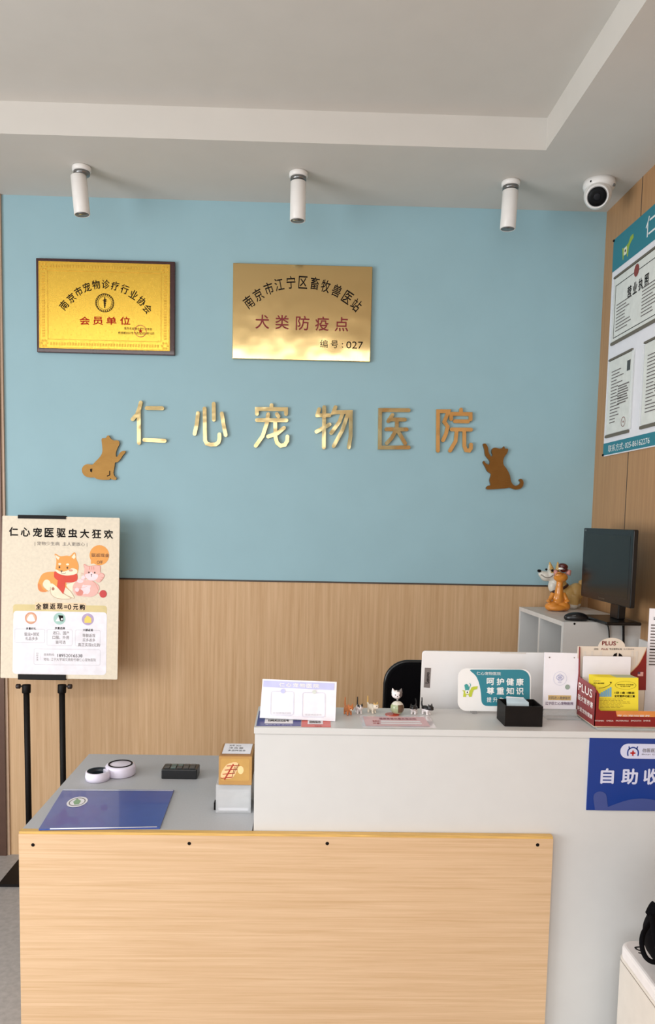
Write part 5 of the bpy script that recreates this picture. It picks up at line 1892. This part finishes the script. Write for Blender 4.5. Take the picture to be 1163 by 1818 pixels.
# ================================================================== FRONT RIGHT CORNER
ZS = .50
sb = PZ(1097, 1668, ZS)
sx0, sy1 = sb.x, min(sb.y, 1.868)
sx1, sy0 = 1.22, 1.44
t = thing('storage_stool', 'white storage stool with padded lid printed in black against the counter', 'stool', ((sx0 + sx1) / 2, (sy0 + sy1) / 2, 0))
M_VINYL = mat('cream_vinyl', '#D6CEC4', 0.5, var=.03)
obj('box_body', nbox((sx0 + .006, sy0 + .006, .001), (sx1 - .006, sy1 - .006, ZS - .05)), M_VINYL, t, bevel=.006)
obj('inner_rim', nbox((sx0 + .02, sy0 + .02, ZS - .052), (sx1 - .02, sy1 - .02, ZS - .036)), mat('stool_brown_rim', '#A67A52', 0.6), t)
bm = bmesh.new()
Face((0, 0, ZS - .036), RIGHT, Vector((0, 1, 0))).solid(rrect(sx0, sy0, sx1, sy1, .035, 8), 0, .036, 0, bm)
ld = obj('lid', bm, mat('lid_white_vinyl', '#E2DCDA', 0.45, var=.03), t, bevel=.009, seg=3)
bm = bmesh.new()
ps = rrect(sx0 + .001, sy0 + .001, sx1 - .001, sy1 - .001, .034, 6)
ps = ps + [ps[0]]
tube(bm, [(*q, ZS - .034) for q in ps], .004, 8, 0, 1)
obj('piping', bm, M_VINYL, ld, smooth=True)
g = Face((0, 0, ZS + .0003), RIGHT, Vector((0, 1, 0)), .0003).view(1120, 1560, 12.977)
g.line([(270, 1580), (180, 1575), (105, 1590), (160, 1640), (250, 1660)], 46, M_INK, 1, True)
g.line([(290, 1500), (360, 1490), (400, 1530)], 60, M_INK, 1, True); g.line([(195, 1710), (260, 1730)], 50, M_INK, 1); g.line([(330, 1530), (420, 1590), (520, 1650), (450, 1660), (540, 1800)], 40, M_INK, 1)
a = g.loc(520, 1500); 
g.text_uv('YOU', a.x + .02, a.y - .12, a.x + .16, a.y - .06, M_INK, 1, .03)
g.done('print', ld)
bm = bmesh.new()
for q in ((sx0 + .001, sy0 + .10), ):
    box(bm, (q[0], q[1], ZS - .16), (q[0] + .006, q[1] + .05, ZS - .10))
obj('embossed_mark', bm, mat('vinyl_taupe', '#C9BDB2', 0.5), t, bevel=.001)
# ---- black bag on the stool
yG = 1.66
B = lambda px, py, dy=0.0: PY(px, py, yG + dy)
bx = B(1150, 1640).x
t0 = (bx + .14, yG, ZS)
bm = bmesh.new()
zt_ = B(1163, 1590).z
ball(bm, (bx + .13, yG, ZS + .10), (.135, .10, .10), seg=22)
ball(bm, (bx + .15, yG, ZS + .17), (.125, .09, .10), seg=20)
ball(bm, (bx + .17, yG, zt_ + .02), (.10, .07, .08), seg=20)
tube(bm, [B(1168, 1612), B(1147, 1624)], lambda q_: .022 - .015 * q_, 10)
for v in bm.verts:
    v.co.z = max(v.co.z, ZS + .001)
b2 = blob(bm, .006, 5)
t = obj('black_bag', b2, M_BLACKF, None, loc=t0, smooth=True)
tagt(t, 'soft black bag with a loose strap standing on the white stool lid', 'bag')
bm = bmesh.new()
tube(bm, [B(1153, 1640, -.04), B(1143, 1655, -.06), B(1139.5, 1672, -.08), B(1142, 1690, -.09), B(1150, 1703, -.10), B(1163, 1708, -.10), B(1180, 1700, -.08)], .0055, 8)
obj('strap', bm, M_BLACKF, t, smooth=True)
bm = bmesh.new()
tube(bm, [B(1158, 1625, -.07), B(1162, 1660, -.10), B(1170, 1690, -.10)], .006, 8)
obj('strap', bm, M_BLACKF, t, smooth=True)

# ================================================================== SEEN THROUGH THE GAP AT THE LEFT EDGE
q = PY(3, 1470, 4.6)
bm = nbox((q.x - .35, 4.5, .001), (q.x + .012, 4.85, .42))
o = obj('storage_box', bm, M_PAPER, None, loc=(q.x - .17, 4.67, 0), bevel=.005)
tagt(o, 'white storage box on the passage floor past the left wall edge', 'box')
bm = nbox((q.x - .3, 4.497, .12), (q.x + .005, 4.4995, .22))
obj('print', bm, M_INK, o)
